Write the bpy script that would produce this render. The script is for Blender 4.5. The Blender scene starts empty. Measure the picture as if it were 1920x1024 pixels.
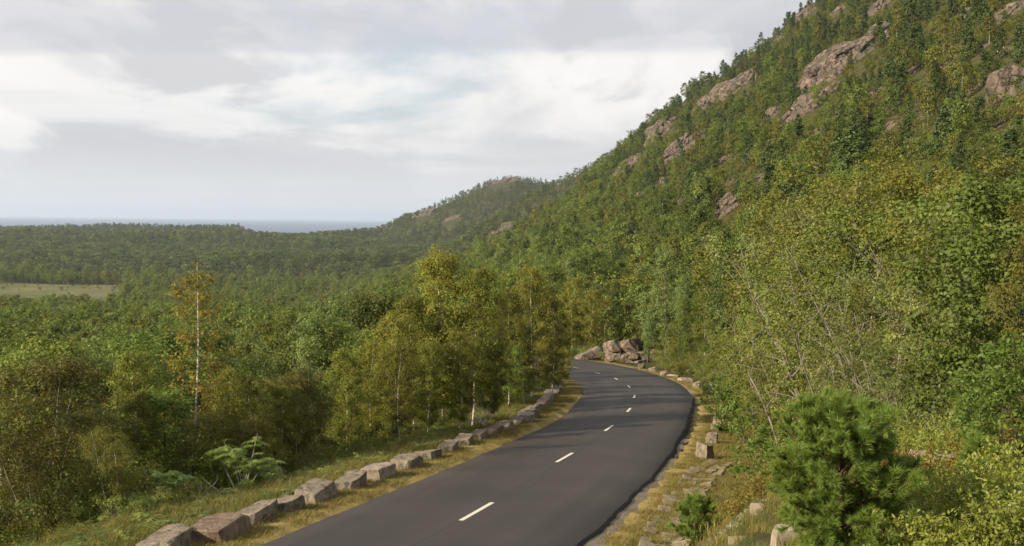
import bpy, bmesh, math, random
import numpy as np
from mathutils import Matrix, Vector

random.seed(7)
RNG = np.random.default_rng(7)
SC = bpy.context.scene
COL = SC.collection

# ------------------------------------------------------------------ camera
F = 2200.0                                   # focal length in pixels of the 1920 wide photograph
CAM = np.array([0.0, 0.0, 70.0])             # metres above the sea
PITCH = math.atan(98.3 / F)
ROLL = math.radians(0.636)
cam_data = bpy.data.cameras.new('camera')
cam_data.sensor_width = 36.0
cam_data.lens = F / 1920 * 36.0
cam_data.clip_start = 0.1
cam_data.clip_end = 120000
cam = bpy.data.objects.new('camera', cam_data)
cam.matrix_world = Matrix.Translation(CAM) @ Matrix.Rotation(math.pi / 2 - PITCH, 4, 'X') @ Matrix.Rotation(ROLL, 4, 'Z')
COL.objects.link(cam)
SC.camera = cam
CR = np.array(cam.matrix_world.to_3x3())

# ------------------------------------------------------------------ sun and sky
SUN_EL = math.radians(25)
SUN_DIR = np.array([-0.86, -0.51, 0.0])
SUN_DIR /= np.linalg.norm(SUN_DIR)
SUN_DIR = SUN_DIR * math.cos(SUN_EL) + np.array([0, 0, math.sin(SUN_EL)])
sun = bpy.data.lights.new('sun', 'SUN')
sun.energy = 5.0
sun.angle = math.radians(1.2)
sun.color = (1.0, 0.85, 0.63)
sun_o = bpy.data.objects.new('sun', sun)
sun_o.rotation_euler = Vector(SUN_DIR).to_track_quat('Z', 'Y').to_euler()
COL.objects.link(sun_o)

world = bpy.data.worlds.new('World')
SC.world = world
world.use_nodes = True


def build_world():
    nt = world.node_tree
    nt.nodes.clear()
    N, L = nt.nodes.new, nt.links.new
    out = N('ShaderNodeOutputWorld')
    bg = N('ShaderNodeBackground')
    sky = N('ShaderNodeTexSky')
    sky.sky_type = 'NISHITA'
    sky.sun_disc = False
    sky.sun_elevation = SUN_EL
    sky.sun_rotation = math.atan2(SUN_DIR[0], SUN_DIR[1])
    sky.air_density = 1.0
    sky.dust_density = 2.0
    tc = N('ShaderNodeTexCoord')
    sep = N('ShaderNodeSeparateXYZ')
    L(tc.outputs['Generated'], sep.inputs[0])

    def mth(op, a, b=None, c=None, clamp=False):
        m = N('ShaderNodeMath')
        m.operation = op
        m.use_clamp = clamp
        for i, v in enumerate((a, b, c)):
            if v is None:
                continue
            if isinstance(v, (int, float)):
                m.inputs[i].default_value = v
            else:
                L(v, m.inputs[i])
        return m.outputs[0]

    def mixc(f, a, b):
        m = N('ShaderNodeMix')
        m.data_type = 'RGBA'
        for s, v in ((m.inputs[0], f), (m.inputs[6], a), (m.inputs[7], b)):
            if isinstance(v, tuple):
                s.default_value = (*v, 1)
            elif isinstance(v, (int, float)):
                s.default_value = v
            else:
                L(v, s)
        return m.outputs[2]

    zz = mth('ADD', mth('MAXIMUM', sep.outputs[2], 0.0), 0.085)
    px = mth('DIVIDE', sep.outputs[0], zz)
    py = mth('DIVIDE', sep.outputs[1], zz)
    com = N('ShaderNodeCombineXYZ')
    L(px, com.inputs[0])
    L(py, com.inputs[1])

    def noise(scale, detail, rough, off, stretch=(1, 1, 1), dist=0.0):
        mp = N('ShaderNodeMapping')
        mp.inputs['Location'].default_value = off
        mp.inputs['Scale'].default_value = stretch
        L(com.outputs[0], mp.inputs[0])
        n = N('ShaderNodeTexNoise')
        n.inputs['Scale'].default_value = scale
        n.inputs['Detail'].default_value = detail
        n.inputs['Roughness'].default_value = rough
        n.inputs['Distortion'].default_value = dist
        L(mp.outputs[0], n.inputs[0])
        return n.outputs[0]

    def ss(v, a, b):
        m = N('ShaderNodeMapRange')
        m.interpolation_type = 'SMOOTHSTEP'
        m.inputs[1].default_value = a
        m.inputs[2].default_value = b
        L(v, m.inputs[0])
        return m.outputs[0]

    cover = ss(noise(0.42, 10, 0.58, (3.1, 0.6, 0), (1, 0.6, 1), 0.5), 0.31, 0.43)
    shade = ss(noise(0.40, 10, 0.56, (8.3, 5.2, 1), (1, 0.75, 1), 0.7), 0.42, 0.60)
    fine = ss(noise(1.3, 5, 0.5, (1.3, 2.2, 3), (1, 0.5, 1), 0.4), 0.35, 0.65)
    grey = mixc(shade, (0.60, 0.60, 0.625), (0.97, 0.945, 0.925))
    grey = mixc(mth('MULTIPLY', fine, 0.35), grey, (0.80, 0.795, 0.81))
    def dnoise(scale, detail, rough, off, stretch):
        mp = N('ShaderNodeMapping')
        mp.inputs['Location'].default_value = off
        mp.inputs['Scale'].default_value = stretch
        L(tc.outputs['Generated'], mp.inputs[0])
        n = N('ShaderNodeTexNoise')
        n.inputs['Scale'].default_value = scale
        n.inputs['Detail'].default_value = detail
        n.inputs['Roughness'].default_value = rough
        n.inputs['Distortion'].default_value = 0.6
        L(mp.outputs[0], n.inputs[0])
        return n.outputs[0]
    bank = ss(dnoise(4.2, 9, 0.55, (0.35, 0.2, 0.1), (1, 1, 2.6)), 0.49, 0.585)
    puff = ss(dnoise(5.5, 10, 0.56, (2.3, 1.1, 0.7), (1, 1, 2.0)), 0.53, 0.63)
    grey = mixc(mth('MULTIPLY', bank, 0.75), grey, (0.585, 0.585, 0.615))
    grey = mixc(mth('MULTIPLY', puff, 0.85), grey, (0.99, 0.965, 0.94))
    skyc = N('ShaderNodeVectorMath')
    skyc.operation = 'SCALE'
    L(sky.outputs[0], skyc.inputs[0])
    skyc.inputs['Scale'].default_value = 0.12
    blue = mixc(0.55, skyc.outputs[0], (0.76, 0.83, 0.90))      # thin high veil over the open sky
    c = mixc(cover, blue, grey)
    # long flat stratus low over the sea
    st = ss(noise(0.35, 4, 0.5, (14.2, 3.4, 5), (0.35, 1, 1), 0.3), 0.50, 0.58)
    c = mixc(mth('MULTIPLY', st, 0.6), c, (0.58, 0.59, 0.645))
    # pale air towards the horizon
    hz = ss(sep.outputs[2], 0.085, 0.0)
    c = mixc(mth('MULTIPLY', hz, 0.85), c, (0.80, 0.80, 0.81))
    L(c, bg.inputs['Color'])
    bg.inputs['Strength'].default_value = 0.60
    L(bg.outputs[0], out.inputs[0])


build_world()
SC.view_settings.view_transform = 'Standard'
SC.view_settings.look = 'None'
SC.view_settings.gamma = 1.0
SC.view_settings.exposure = 0.8
SC.view_settings.use_curve_mapping = False
SC.render.engine = 'CYCLES'
cy = SC.cycles
cy.max_bounces = 5
cy.diffuse_bounces = 2
cy.glossy_bounces = 2
cy.transmission_bounces = 3
cy.transparent_max_bounces = 4
cy.volume_bounces = 1
cy.use_denoising = True
cy.use_adaptive_sampling = True
cy.adaptive_threshold = 0.015
cy.caustics_reflective = False
cy.caustics_refractive = False
cy.sample_clamp_indirect = 6.0


# ------------------------------------------------------------------ helpers
def proj(P):
    v = (np.asarray(P, float) - CAM) @ CR
    w = -v[..., 2]
    w = np.where(np.abs(w) < 1e-6, 1e-6, w)
    return np.stack([960 + F * v[..., 0] / w, 512 - F * v[..., 1] / w, w], -1)


def ray(px, py):
    d = np.array([(px - 960) / F, (512 - py) / F, -1.0]) @ CR.T
    return d / d[1]


def sstep(x, a, b):
    t = np.clip((np.asarray(x, float) - a) / (b - a), 0, 1)
    return t * t * (3 - 2 * t)


def vnoise(x, y, seed=0):
    x = np.asarray(x, float)
    y = np.asarray(y, float)
    xi = np.floor(x).astype(np.int64)
    yi = np.floor(y).astype(np.int64)
    xf, yf = x - xi, y - yi
    xf = xf * xf * (3 - 2 * xf)
    yf = yf * yf * (3 - 2 * yf)

    def h(a, b):
        n = (a * 374761393 + b * 668265263 + seed * 974711) & 0xffffffff
        n = ((n ^ (n >> 13)) * 1274126177) & 0xffffffff
        return ((n ^ (n >> 16)) & 0xffff) / 65535.0
    return (h(xi, yi) * (1 - xf) + h(xi + 1, yi) * xf) * (1 - yf) + (h(xi, yi + 1) * (1 - xf) + h(xi + 1, yi + 1) * xf) * yf


def fbm(x, y, seed=0, octv=4):
    s, a, t = 0.0, 0.5, 0.0
    for o in range(octv):
        s = s + a * vnoise(np.asarray(x) * 2 ** o, np.asarray(y) * 2 ** o, seed + o)
        t += a
        a *= 0.5
    return s / t - 0.5


def mesh_np(name, V, groups, mats, smooth=False, attrs=None):
    """groups: list of (faces array n x k, material index)"""
    me = bpy.data.meshes.new(name)
    V = np.asarray(V, np.float32)
    me.vertices.add(len(V))
    me.vertices.foreach_set('co', V.ravel())
    groups = [(np.asarray(f, np.int32), m) for f, m in groups if len(f)]
    nl = sum(f.size for f, m in groups)
    npoly = sum(len(f) for f, m in groups)
    me.loops.add(nl)
    me.polygons.add(npoly)
    me.loops.foreach_set('vertex_index', np.concatenate([f.ravel() for f, m in groups]))
    tot = np.concatenate([np.full(len(f), f.shape[1], np.int32) for f, m in groups])
    me.polygons.foreach_set('loop_start', np.concatenate([[0], np.cumsum(tot)[:-1]]).astype(np.int32))
    me.polygons.foreach_set('material_index', np.concatenate([np.full(len(f), m, np.int32) for f, m in groups]))
    if smooth:
        me.polygons.foreach_set('use_smooth', np.ones(npoly, bool))
    for m in mats:
        me.materials.append(m)
    for k, v in (attrs or {}).items():
        a = me.attributes.new(k, 'FLOAT', 'POINT')
        a.data.foreach_set('value', np.asarray(v, np.float32))
    me.update()
    me.validate()
    return me


def link(name, data, parent=None, loc=None, label=None, cat=None, group=None, kind=None):
    o = bpy.data.objects.new(name, data)
    COL.objects.link(o)
    if parent is not None:
        o.parent = parent
    if loc is not None:
        o.location = loc
    tag(o, label, cat, group, kind)
    return o


def tag(o, label=None, cat=None, group=None, kind=None):
    for k, v in (('label', label), ('category', cat), ('group', group), ('kind', kind)):
        if v:
            o[k] = v
    return o


class Geo:
    """collects vertices and faces of one mesh"""

    def __init__(self):
        self.V, self.G, self.n = [], [], 0

    def add(self, V, F_, m=0):
        V = np.asarray(V, float).reshape(-1, 3)
        self.V.append(V)
        self.G.append((np.asarray(F_, np.int64) + self.n, m))
        self.n += len(V)

    def tube(self, P, r, sides=5, m=0):
        P = np.asarray(P, float)
        r = np.broadcast_to(np.asarray(r, float), (len(P),))
        T = np.gradient(P, axis=0)
        T /= np.linalg.norm(T, axis=1, keepdims=True) + 1e-9
        ref = np.where(np.abs(T[:, 2:3]) > 0.9, np.array([[1.0, 0, 0]]), np.array([[0, 0, 1.0]]))
        A = np.cross(T, ref)
        A /= np.linalg.norm(A, axis=1, keepdims=True) + 1e-9
        B = np.cross(T, A)
        an = np.linspace(0, 2 * math.pi, sides, endpoint=False)
        ring = P[:, None] + r[:, None, None] * (np.cos(an)[None, :, None] * A[:, None] + np.sin(an)[None, :, None] * B[:, None])
        n = len(P)
        i = np.arange(n - 1)[:, None] * sides
        j = np.arange(sides)[None]
        k = (j + 1) % sides
        self.add(ring, np.stack([i + j, i + k, i + sides + k, i + sides + j], -1).reshape(-1, 4), m)

    def mesh(self, name, mats, smooth=False):
        by = {}
        for f, m in self.G:
            if len(f):
                by.setdefault((f.shape[1], m), []).append(f)
        return mesh_np(name, np.concatenate(self.V), [(np.concatenate(v), k[1]) for k, v in by.items()], mats, smooth)


def unit(v):
    return v / (np.linalg.norm(v, axis=-1, keepdims=True) + 1e-9)


# ------------------------------------------------------------------ materials
def new_mat(name):
    m = bpy.data.materials.new(name)
    m.use_nodes = True
    m.node_tree.nodes.clear()
    return m, m.node_tree.nodes.new, m.node_tree.links.new


def ramp(N, cols, pos=None):
    r = N('ShaderNodeValToRGB')
    e = r.color_ramp.elements
    while len(e) < len(cols):
        e.new(0.5)
    for i, c in enumerate(cols):
        e[i].position = pos[i] if pos else i / max(1, len(cols) - 1)
        e[i].color = (*c, 1)
    return r


LEAF_GAIN = 1.5


def leaf_mat(name, cols, transl=0.32, var=0.32, hue=0.05, rough=0.55, spec=0.25):
    m, N, L = new_mat(name)
    out = N('ShaderNodeOutputMaterial')
    geo = N('ShaderNodeNewGeometry')
    r = ramp(N, [tuple(min(0.6, v * LEAF_GAIN) for v in c) for c in cols])
    L(geo.outputs['Random Per Island'], r.inputs[0])
    oi = N('ShaderNodeObjectInfo')
    hs = N('ShaderNodeHueSaturation')
    v = N('ShaderNodeMapRange')
    v.inputs[3].default_value = 1 - var
    v.inputs[4].default_value = 1 + var
    L(oi.outputs['Random'], v.inputs[0])
    w = N('ShaderNodeMath')
    w.operation = 'MULTIPLY'
    w.inputs[1].default_value = 7.31
    L(oi.outputs['Random'], w.inputs[0])
    fr = N('ShaderNodeMath')
    fr.operation = 'FRACT'
    L(w.outputs[0], fr.inputs[0])
    h = N('ShaderNodeMapRange')
    h.inputs[3].default_value = 0.5 - hue
    h.inputs[4].default_value = 0.5 + hue * 0.6
    L(fr.outputs[0], h.inputs[0])
    L(h.outputs[0], hs.inputs['Hue'])
    L(v.outputs[0], hs.inputs['Value'])
    L(r.outputs[0], hs.inputs['Color'])
    p = N('ShaderNodeBsdfPrincipled')
    p.inputs['Roughness'].default_value = rough
    p.inputs['Specular IOR Level'].default_value = spec
    L(hs.outputs[0], p.inputs['Base Color'])
    t = N('ShaderNodeBsdfTranslucent')
    tint = N('ShaderNodeMix')
    tint.data_type = 'RGBA'
    tint.blend_type = 'MULTIPLY'
    tint.inputs[0].default_value = 1
    tint.inputs[7].default_value = (1.5, 1.45, 0.6, 1)
    L(hs.outputs[0], tint.inputs[6])
    L(tint.outputs[2], t.inputs[0])
    mx = N('ShaderNodeMixShader')
    mx.inputs[0].default_value = transl
    L(p.outputs[0], mx.inputs[1])
    L(t.outputs[0], mx.inputs[2])
    L(mx.outputs[0], out.inputs[0])
    return m


def noise_mat(name, cols, scale=3.0, detail=6, rough=0.9, bump=0.3, bscale=20.0, stretch=(1, 1, 1), pos=None, spec=0.2, bdist=0.03, coord='Object', distort=0.0, extra=None, crack=None):
    m, N, L = new_mat(name)
    out = N('ShaderNodeOutputMaterial')
    tc = N('ShaderNodeTexCoord')
    mp = N('ShaderNodeMapping')
    mp.inputs['Scale'].default_value = stretch
    L(tc.outputs[coord], mp.inputs[0])
    n = N('ShaderNodeTexNoise')
    n.inputs['Scale'].default_value = scale
    n.inputs['Detail'].default_value = detail
    n.inputs['Roughness'].default_value = 0.6
    n.inputs['Distortion'].default_value = distort
    L(mp.outputs[0], n.inputs[0])
    r = ramp(N, cols, pos)
    L(n.outputs[0], r.inputs[0])
    col = r.outputs[0]
    if extra:
        n3 = N('ShaderNodeTexNoise')
        n3.inputs['Scale'].default_value = extra[0]
        n3.inputs['Detail'].default_value = 4
        L(mp.outputs[0], n3.inputs[0])
        r3 = ramp(N, [(0, 0, 0), (1, 1, 1)], (extra[1], extra[2]))
        L(n3.outputs[0], r3.inputs[0])
        mx = N('ShaderNodeMix')
        mx.data_type = 'RGBA'
        L(r3.outputs[0], mx.inputs[0])
        L(col, mx.inputs[6])
        mx.inputs[7].default_value = (*extra[3], 1)
        col = mx.outputs[2]
    if crack:
        wn = N('ShaderNodeTexNoise')
        wn.inputs['Scale'].default_value = crack[0] * 1.5
        L(mp.outputs[0], wn.inputs[0])
        wm = N('ShaderNodeVectorMath')
        wm.operation = 'MULTIPLY_ADD'
        L(wn.outputs['Color'], wm.inputs[0])
        wm.inputs[1].default_value = (0.9 / crack[0],) * 3
        L(mp.outputs[0], wm.inputs[2])
        vo = N('ShaderNodeTexVoronoi')
        vo.feature = 'DISTANCE_TO_EDGE'
        vo.inputs['Scale'].default_value = crack[0]
        L(wm.outputs[0], vo.inputs['Vector'])
        rc = ramp(N, [(1, 1, 1), (0, 0, 0)], (0.0, crack[1]))
        L(vo.outputs['Distance'], rc.inputs[0])
        mc = N('ShaderNodeMix')
        mc.data_type = 'RGBA'
        L(rc.outputs[0], mc.inputs[0])
        L(col, mc.inputs[6])
        mc.inputs[7].default_value = (*crack[2], 1)
        col = mc.outputs[2]
    p = N('ShaderNodeBsdfPrincipled')
    p.inputs['Roughness'].default_value = rough
    p.inputs['Specular IOR Level'].default_value = spec
    L(col, p.inputs['Base Color'])
    if bump:
        n2 = N('ShaderNodeTexNoise')
        n2.inputs['Scale'].default_value = bscale
        n2.inputs['Detail'].default_value = 5
        L(mp.outputs[0], n2.inputs[0])
        b = N('ShaderNodeBump')
        b.inputs['Strength'].default_value = bump
        b.inputs['Distance'].default_value = bdist
        L(n2.outputs[0], b.inputs['Height'])
        L(b.outputs[0], p.inputs['Normal'])
    L(p.outputs[0], out.inputs[0])
    return m


M_BIRCH_LEAF = leaf_mat('birch_leaf', [(0.094, 0.104, 0.016), (0.080, 0.100, 0.015), (0.120, 0.114, 0.018), (0.088, 0.108, 0.018), (0.130, 0.108, 0.016)], 0.34, 0.3, 0.02)
M_BROWN_LEAF = leaf_mat('rusty_birch_leaf', [(0.080, 0.082, 0.017), (0.068, 0.086, 0.016), (0.096, 0.086, 0.017), (0.072, 0.090, 0.018), (0.118, 0.086, 0.016)], 0.32, 0.3, 0.02)
M_MAPLE_LEAF = leaf_mat('maple_leaf', [(0.064, 0.092, 0.017), (0.082, 0.112, 0.020), (0.052, 0.076, 0.014), (0.104, 0.130, 0.027)], 0.34, 0.40, 0.018)
M_SHRUB_LEAF = leaf_mat('green_gold_leaf', [(0.080, 0.102, 0.017), (0.070, 0.096, 0.016), (0.102, 0.110, 0.019), (0.078, 0.104, 0.018), (0.116, 0.104, 0.018)], 0.34, 0.35, 0.025)
M_FAR_LEAF_SHADED = [leaf_mat('far_wood_leaf_shaded', [(0.050 * k, 0.068 * k, 0.019 * k), (0.060 * k, 0.078 * k, 0.022 * k), (0.042 * k, 0.058 * k, 0.018 * k)], 0.25, 0.4, 0.025) for k in (0.75, 1.0, 1.35)]  # darker and duller than the near leaves: cloud shade put into the colour
M_ASPEN_LEAF = leaf_mat('aspen_leaf', [(0.090, 0.130, 0.028), (0.074, 0.114, 0.026), (0.115, 0.148, 0.045), (0.135, 0.158, 0.065)], 0.3, 0.2, 0.02, 0.45, 0.3)
M_OLIVE_LEAF = leaf_mat('olive_leaf', [(0.092, 0.118, 0.024), (0.074, 0.102, 0.020), (0.118, 0.138, 0.034), (0.140, 0.152, 0.048), (0.104, 0.110, 0.022)], 0.34, 0.25, 0.02, 0.5, 0.3)
M_OAK_LEAF = leaf_mat('oak_leaf', [(0.050, 0.088, 0.013), (0.070, 0.115, 0.017), (0.040, 0.070, 0.012), (0.085, 0.125, 0.026)], 0.34, 0.1, 0.015, 0.5, 0.25)
M_PINE_LEAF = leaf_mat('pine_needle', [(0.030, 0.050, 0.012), (0.042, 0.064, 0.014), (0.024, 0.040, 0.011)], 0.12, 0.25, 0.015)
M_NEEDLE = leaf_mat('young_pine_needle', [(0.070, 0.120, 0.020), (0.115, 0.170, 0.028), (0.052, 0.090, 0.018), (0.165, 0.205, 0.044)], 0.28, 0.1, 0.012, 0.5, 0.3)
M_SUMAC_LEAF = leaf_mat('sumac_leaf', [(0.095, 0.150, 0.030), (0.115, 0.170, 0.036), (0.145, 0.195, 0.05)], 0.38, 0.1, 0.015, 0.5, 0.3)
M_FERN_LEAF = leaf_mat('fern_leaf', [(0.085, 0.135, 0.03), (0.11, 0.155, 0.035), (0.14, 0.15, 0.03), (0.09, 0.12, 0.05)], 0.35, 0.25, 0.05)
M_HEATH_LEAF = leaf_mat('blueberry_leaf', [(0.115, 0.145, 0.022), (0.15, 0.175, 0.03), (0.09, 0.12, 0.02), (0.19, 0.20, 0.05)], 0.36, 0.12, 0.015, 0.45, 0.35)
M_HEATH_DRY = leaf_mat('reddening_blueberry_leaf', [(0.12, 0.10, 0.02), (0.15, 0.12, 0.024), (0.10, 0.11, 0.02), (0.17, 0.085, 0.025)], 0.3, 0.15, 0.03)
M_GRASS_DRY = leaf_mat('dry_grass_blade', [(0.155, 0.118, 0.034), (0.12, 0.105, 0.028), (0.085, 0.092, 0.022), (0.20, 0.155, 0.06)], 0.25, 0.18, 0.03, 0.7)
M_GRASS_GREEN = leaf_mat('green_grass_blade', [(0.085, 0.10, 0.024), (0.068, 0.09, 0.02), (0.125, 0.112, 0.034), (0.105, 0.095, 0.035)], 0.3, 0.2, 0.03, 0.7)
M_BIRCH_BARK = noise_mat('birch_bark', [(0.07, 0.06, 0.05), (0.38, 0.355, 0.31), (0.58, 0.545, 0.49)], 5, 4, 0.8, 0.2, 30, (1, 1, 3), (0.30, 0.38, 0.60))
M_GREY_BARK = noise_mat('grey_bark', [(0.07, 0.06, 0.05), (0.20, 0.175, 0.145), (0.32, 0.29, 0.25)], 9, 5, 0.9, 0.3, 40, (1, 1, 0.4), (0.3, 0.5, 0.75))
M_DARK_BARK = noise_mat('dark_bark', [(0.035, 0.028, 0.022), (0.10, 0.075, 0.055)], 12, 5, 0.9, 0.4, 40, (1, 1, 0.4), (0.35, 0.65))
M_PINE_BARK = noise_mat('pine_bark', [(0.03, 0.02, 0.015), (0.10, 0.055, 0.035), (0.17, 0.105, 0.07)], 16, 5, 0.9, 0.6, 45, (1, 1, 0.5), (0.32, 0.52, 0.7), bdist=0.01)
M_TWIG = noise_mat('twig_bark', [(0.05, 0.038, 0.028), (0.12, 0.095, 0.07)], 9, 4, 0.9, 0)
M_GREY_TWIG = noise_mat('grey_twig_bark', [(0.13, 0.115, 0.095), (0.27, 0.24, 0.20)], 9, 4, 0.9, 0)
M_DEAD_WOOD = noise_mat('dead_wood', [(0.16, 0.14, 0.125), (0.40, 0.37, 0.34)], 8, 5, 0.9, 0.3, 40, (1, 1, 0.5), (0.3, 0.7))
M_GRANITE = noise_mat('pink_granite', [(0.05, 0.043, 0.034), (0.145, 0.114, 0.087), (0.215, 0.17, 0.13), (0.30, 0.25, 0.195)], 1.3, 8, 0.9, 0.7, 9, (1, 1, 1), (0.30, 0.46, 0.58, 0.75), bdist=0.05, extra=(1.1, 0.52, 0.66, (0.16, 0.15, 0.125)), crack=(0.7, 0.06, (0.025, 0.022, 0.018)))
M_BLOCK = noise_mat('cut_granite', [(0.085, 0.071, 0.051), (0.19, 0.156, 0.114), (0.275, 0.232, 0.175)], 4.0, 8, 0.92, 0.8, 16, (1, 1, 1), (0.32, 0.5, 0.72), bdist=0.03, extra=(5.0, 0.56, 0.63, (0.10, 0.095, 0.075)))
M_BLOCK_RED = noise_mat('rusty_granite', [(0.085, 0.064, 0.045), (0.165, 0.12, 0.084), (0.235, 0.175, 0.125)], 4.0, 8, 0.92, 0.8, 16, (1, 1, 1), (0.32, 0.5, 0.72), bdist=0.03)
M_PALE_ROCK = noise_mat('pale_granite', [(0.15, 0.125, 0.096), (0.27, 0.225, 0.175), (0.35, 0.30, 0.24)], 5.0, 8, 0.9, 0.6, 20, (1, 1, 1), (0.3, 0.5, 0.72), bdist=0.02)
M_CLIFF = noise_mat('cliff_granite', [(0.032, 0.028, 0.025), (0.09, 0.07, 0.056), (0.165, 0.124, 0.098), (0.235, 0.18, 0.143)], 0.5, 9, 0.92, 0.9, 1.6, (1, 1, 0.35), (0.34, 0.45, 0.56, 0.70), bdist=0.35, extra=(0.28, 0.50, 0.62, (0.075, 0.068, 0.052)), crack=(0.32, 0.07, (0.02, 0.018, 0.015)))
M_SLAB = noise_mat('gutter_stone', [(0.13, 0.105, 0.07), (0.23, 0.19, 0.125), (0.30, 0.25, 0.17)], 3.0, 7, 0.95, 0.6, 18, (1, 1, 1), (0.3, 0.5, 0.72), bdist=0.02)
M_PAINT = noise_mat('road_paint', [(0.30, 0.28, 0.24), (0.60, 0.565, 0.49)], 14, 6, 0.7, 0.2, 60, (1, 1, 1), (0.22, 0.40), bdist=0.004)
M_LICHEN = leaf_mat('reindeer_lichen', [(0.17, 0.17, 0.105), (0.20, 0.20, 0.13), (0.13, 0.14, 0.085)], 0.1, 0.1, 0.01, 0.95)


def road_mat():
    m, N, L = new_mat('asphalt')
    out = N('ShaderNodeOutputMaterial')
    uv = N('ShaderNodeUVMap')
    tc = N('ShaderNodeTexCoord')
    sep = N('ShaderNodeSeparateXYZ')
    L(uv.outputs[0], sep.inputs[0])
    # long soft stripes left by the paver and by wheels
    mp = N('ShaderNodeMapping')
    mp.inputs['Scale'].default_value = (7.0, 0.018, 1)
    L(uv.outputs[0], mp.inputs[0])
    n1 = N('ShaderNodeTexNoise')
    n1.inputs['Scale'].default_value = 1.0
    n1.inputs['Detail'].default_value = 3
    L(mp.outputs[0], n1.inputs[0])
    r1 = ramp(N, [(0.030, 0.0255, 0.0232), (0.0435, 0.0368, 0.0333)], (0.34, 0.66))
    L(n1.outputs[0], r1.inputs[0])
    n2 = N('ShaderNodeTexNoise')
    n2.inputs['Scale'].default_value = 45
    n2.inputs['Detail'].default_value = 4
    L(tc.outputs['Object'], n2.inputs[0])
    r2 = ramp(N, [(0.70, 0.70, 0.70), (1.32, 1.31, 1.29)], (0.34, 0.66))
    L(n2.outputs[0], r2.inputs[0])
    mx = N('ShaderNodeMix')
    mx.data_type = 'RGBA'
    mx.blend_type = 'MULTIPLY'
    mx.inputs[0].default_value = 1
    L(r1.outputs[0], mx.inputs[6])
    L(r2.outputs[0], mx.inputs[7])
    n4 = N('ShaderNodeTexNoise')
    n4.inputs['Scale'].default_value = 0.35
    n4.inputs['Detail'].default_value = 5
    L(tc.outputs['Object'], n4.inputs[0])
    r4 = ramp(N, [(0.86, 0.86, 0.86), (1.14, 1.13, 1.11)], (0.35, 0.65))
    L(n4.outputs[0], r4.inputs[0])
    mx4 = N('ShaderNodeMix')
    mx4.data_type = 'RGBA'
    mx4.blend_type = 'MULTIPLY'
    mx4.inputs[0].default_value = 1
    L(mx.outputs[2], mx4.inputs[6])
    L(r4.outputs[0], mx4.inputs[7])
    mx = mx4
    # construction joint along the middle
    d = N('ShaderNodeMath')
    d.operation = 'SUBTRACT'
    d.inputs[1].default_value = 0.497
    L(sep.outputs[0], d.inputs[0])
    ab = N('ShaderNodeMath')
    ab.operation = 'ABSOLUTE'
    L(d.outputs[0], ab.inputs[0])
    jr = N('ShaderNodeMapRange')
    jr.inputs[1].default_value = 0.0025
    jr.inputs[2].default_value = 0.007
    jr.inputs[3].default_value = 0.62
    jr.inputs[4].default_value = 0.0
    L(ab.outputs[0], jr.inputs[0])
    mj = N('ShaderNodeMix')
    mj.data_type = 'RGBA'
    L(jr.outputs[0], mj.inputs[0])
    L(mx.outputs[2], mj.inputs[6])
    mj.inputs[7].default_value = (0.020, 0.019, 0.019, 1)
    p = N('ShaderNodeBsdfPrincipled')
    p.inputs['Roughness'].default_value = 0.72
    p.inputs['Specular IOR Level'].default_value = 0.30
    L(mj.outputs[2], p.inputs['Base Color'])
    b = N('ShaderNodeBump')
    b.inputs['Strength'].default_value = 0.35
    b.inputs['Distance'].default_value = 0.006
    L(n2.outputs[0], b.inputs['Height'])
    L(b.outputs[0], p.inputs['Normal'])
    L(p.outputs[0], out.inputs[0])
    return m


M_ROAD = road_mat()
M_ROAD_EDGE = noise_mat('asphalt_edge', [(0.012, 0.012, 0.013), (0.024, 0.023, 0.023)], 30, 4, 0.85, 0.6, 40, bdist=0.01)
M_GRAVEL = noise_mat('gravel', [(0.10, 0.086, 0.062), (0.21, 0.178, 0.13), (0.33, 0.285, 0.215)], 26, 8, 0.95, 1.0, 40, (1, 1, 1), (0.33, 0.5, 0.68), bdist=0.02, extra=(1.2, 0.45, 0.7, (0.15, 0.125, 0.07)))


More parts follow.
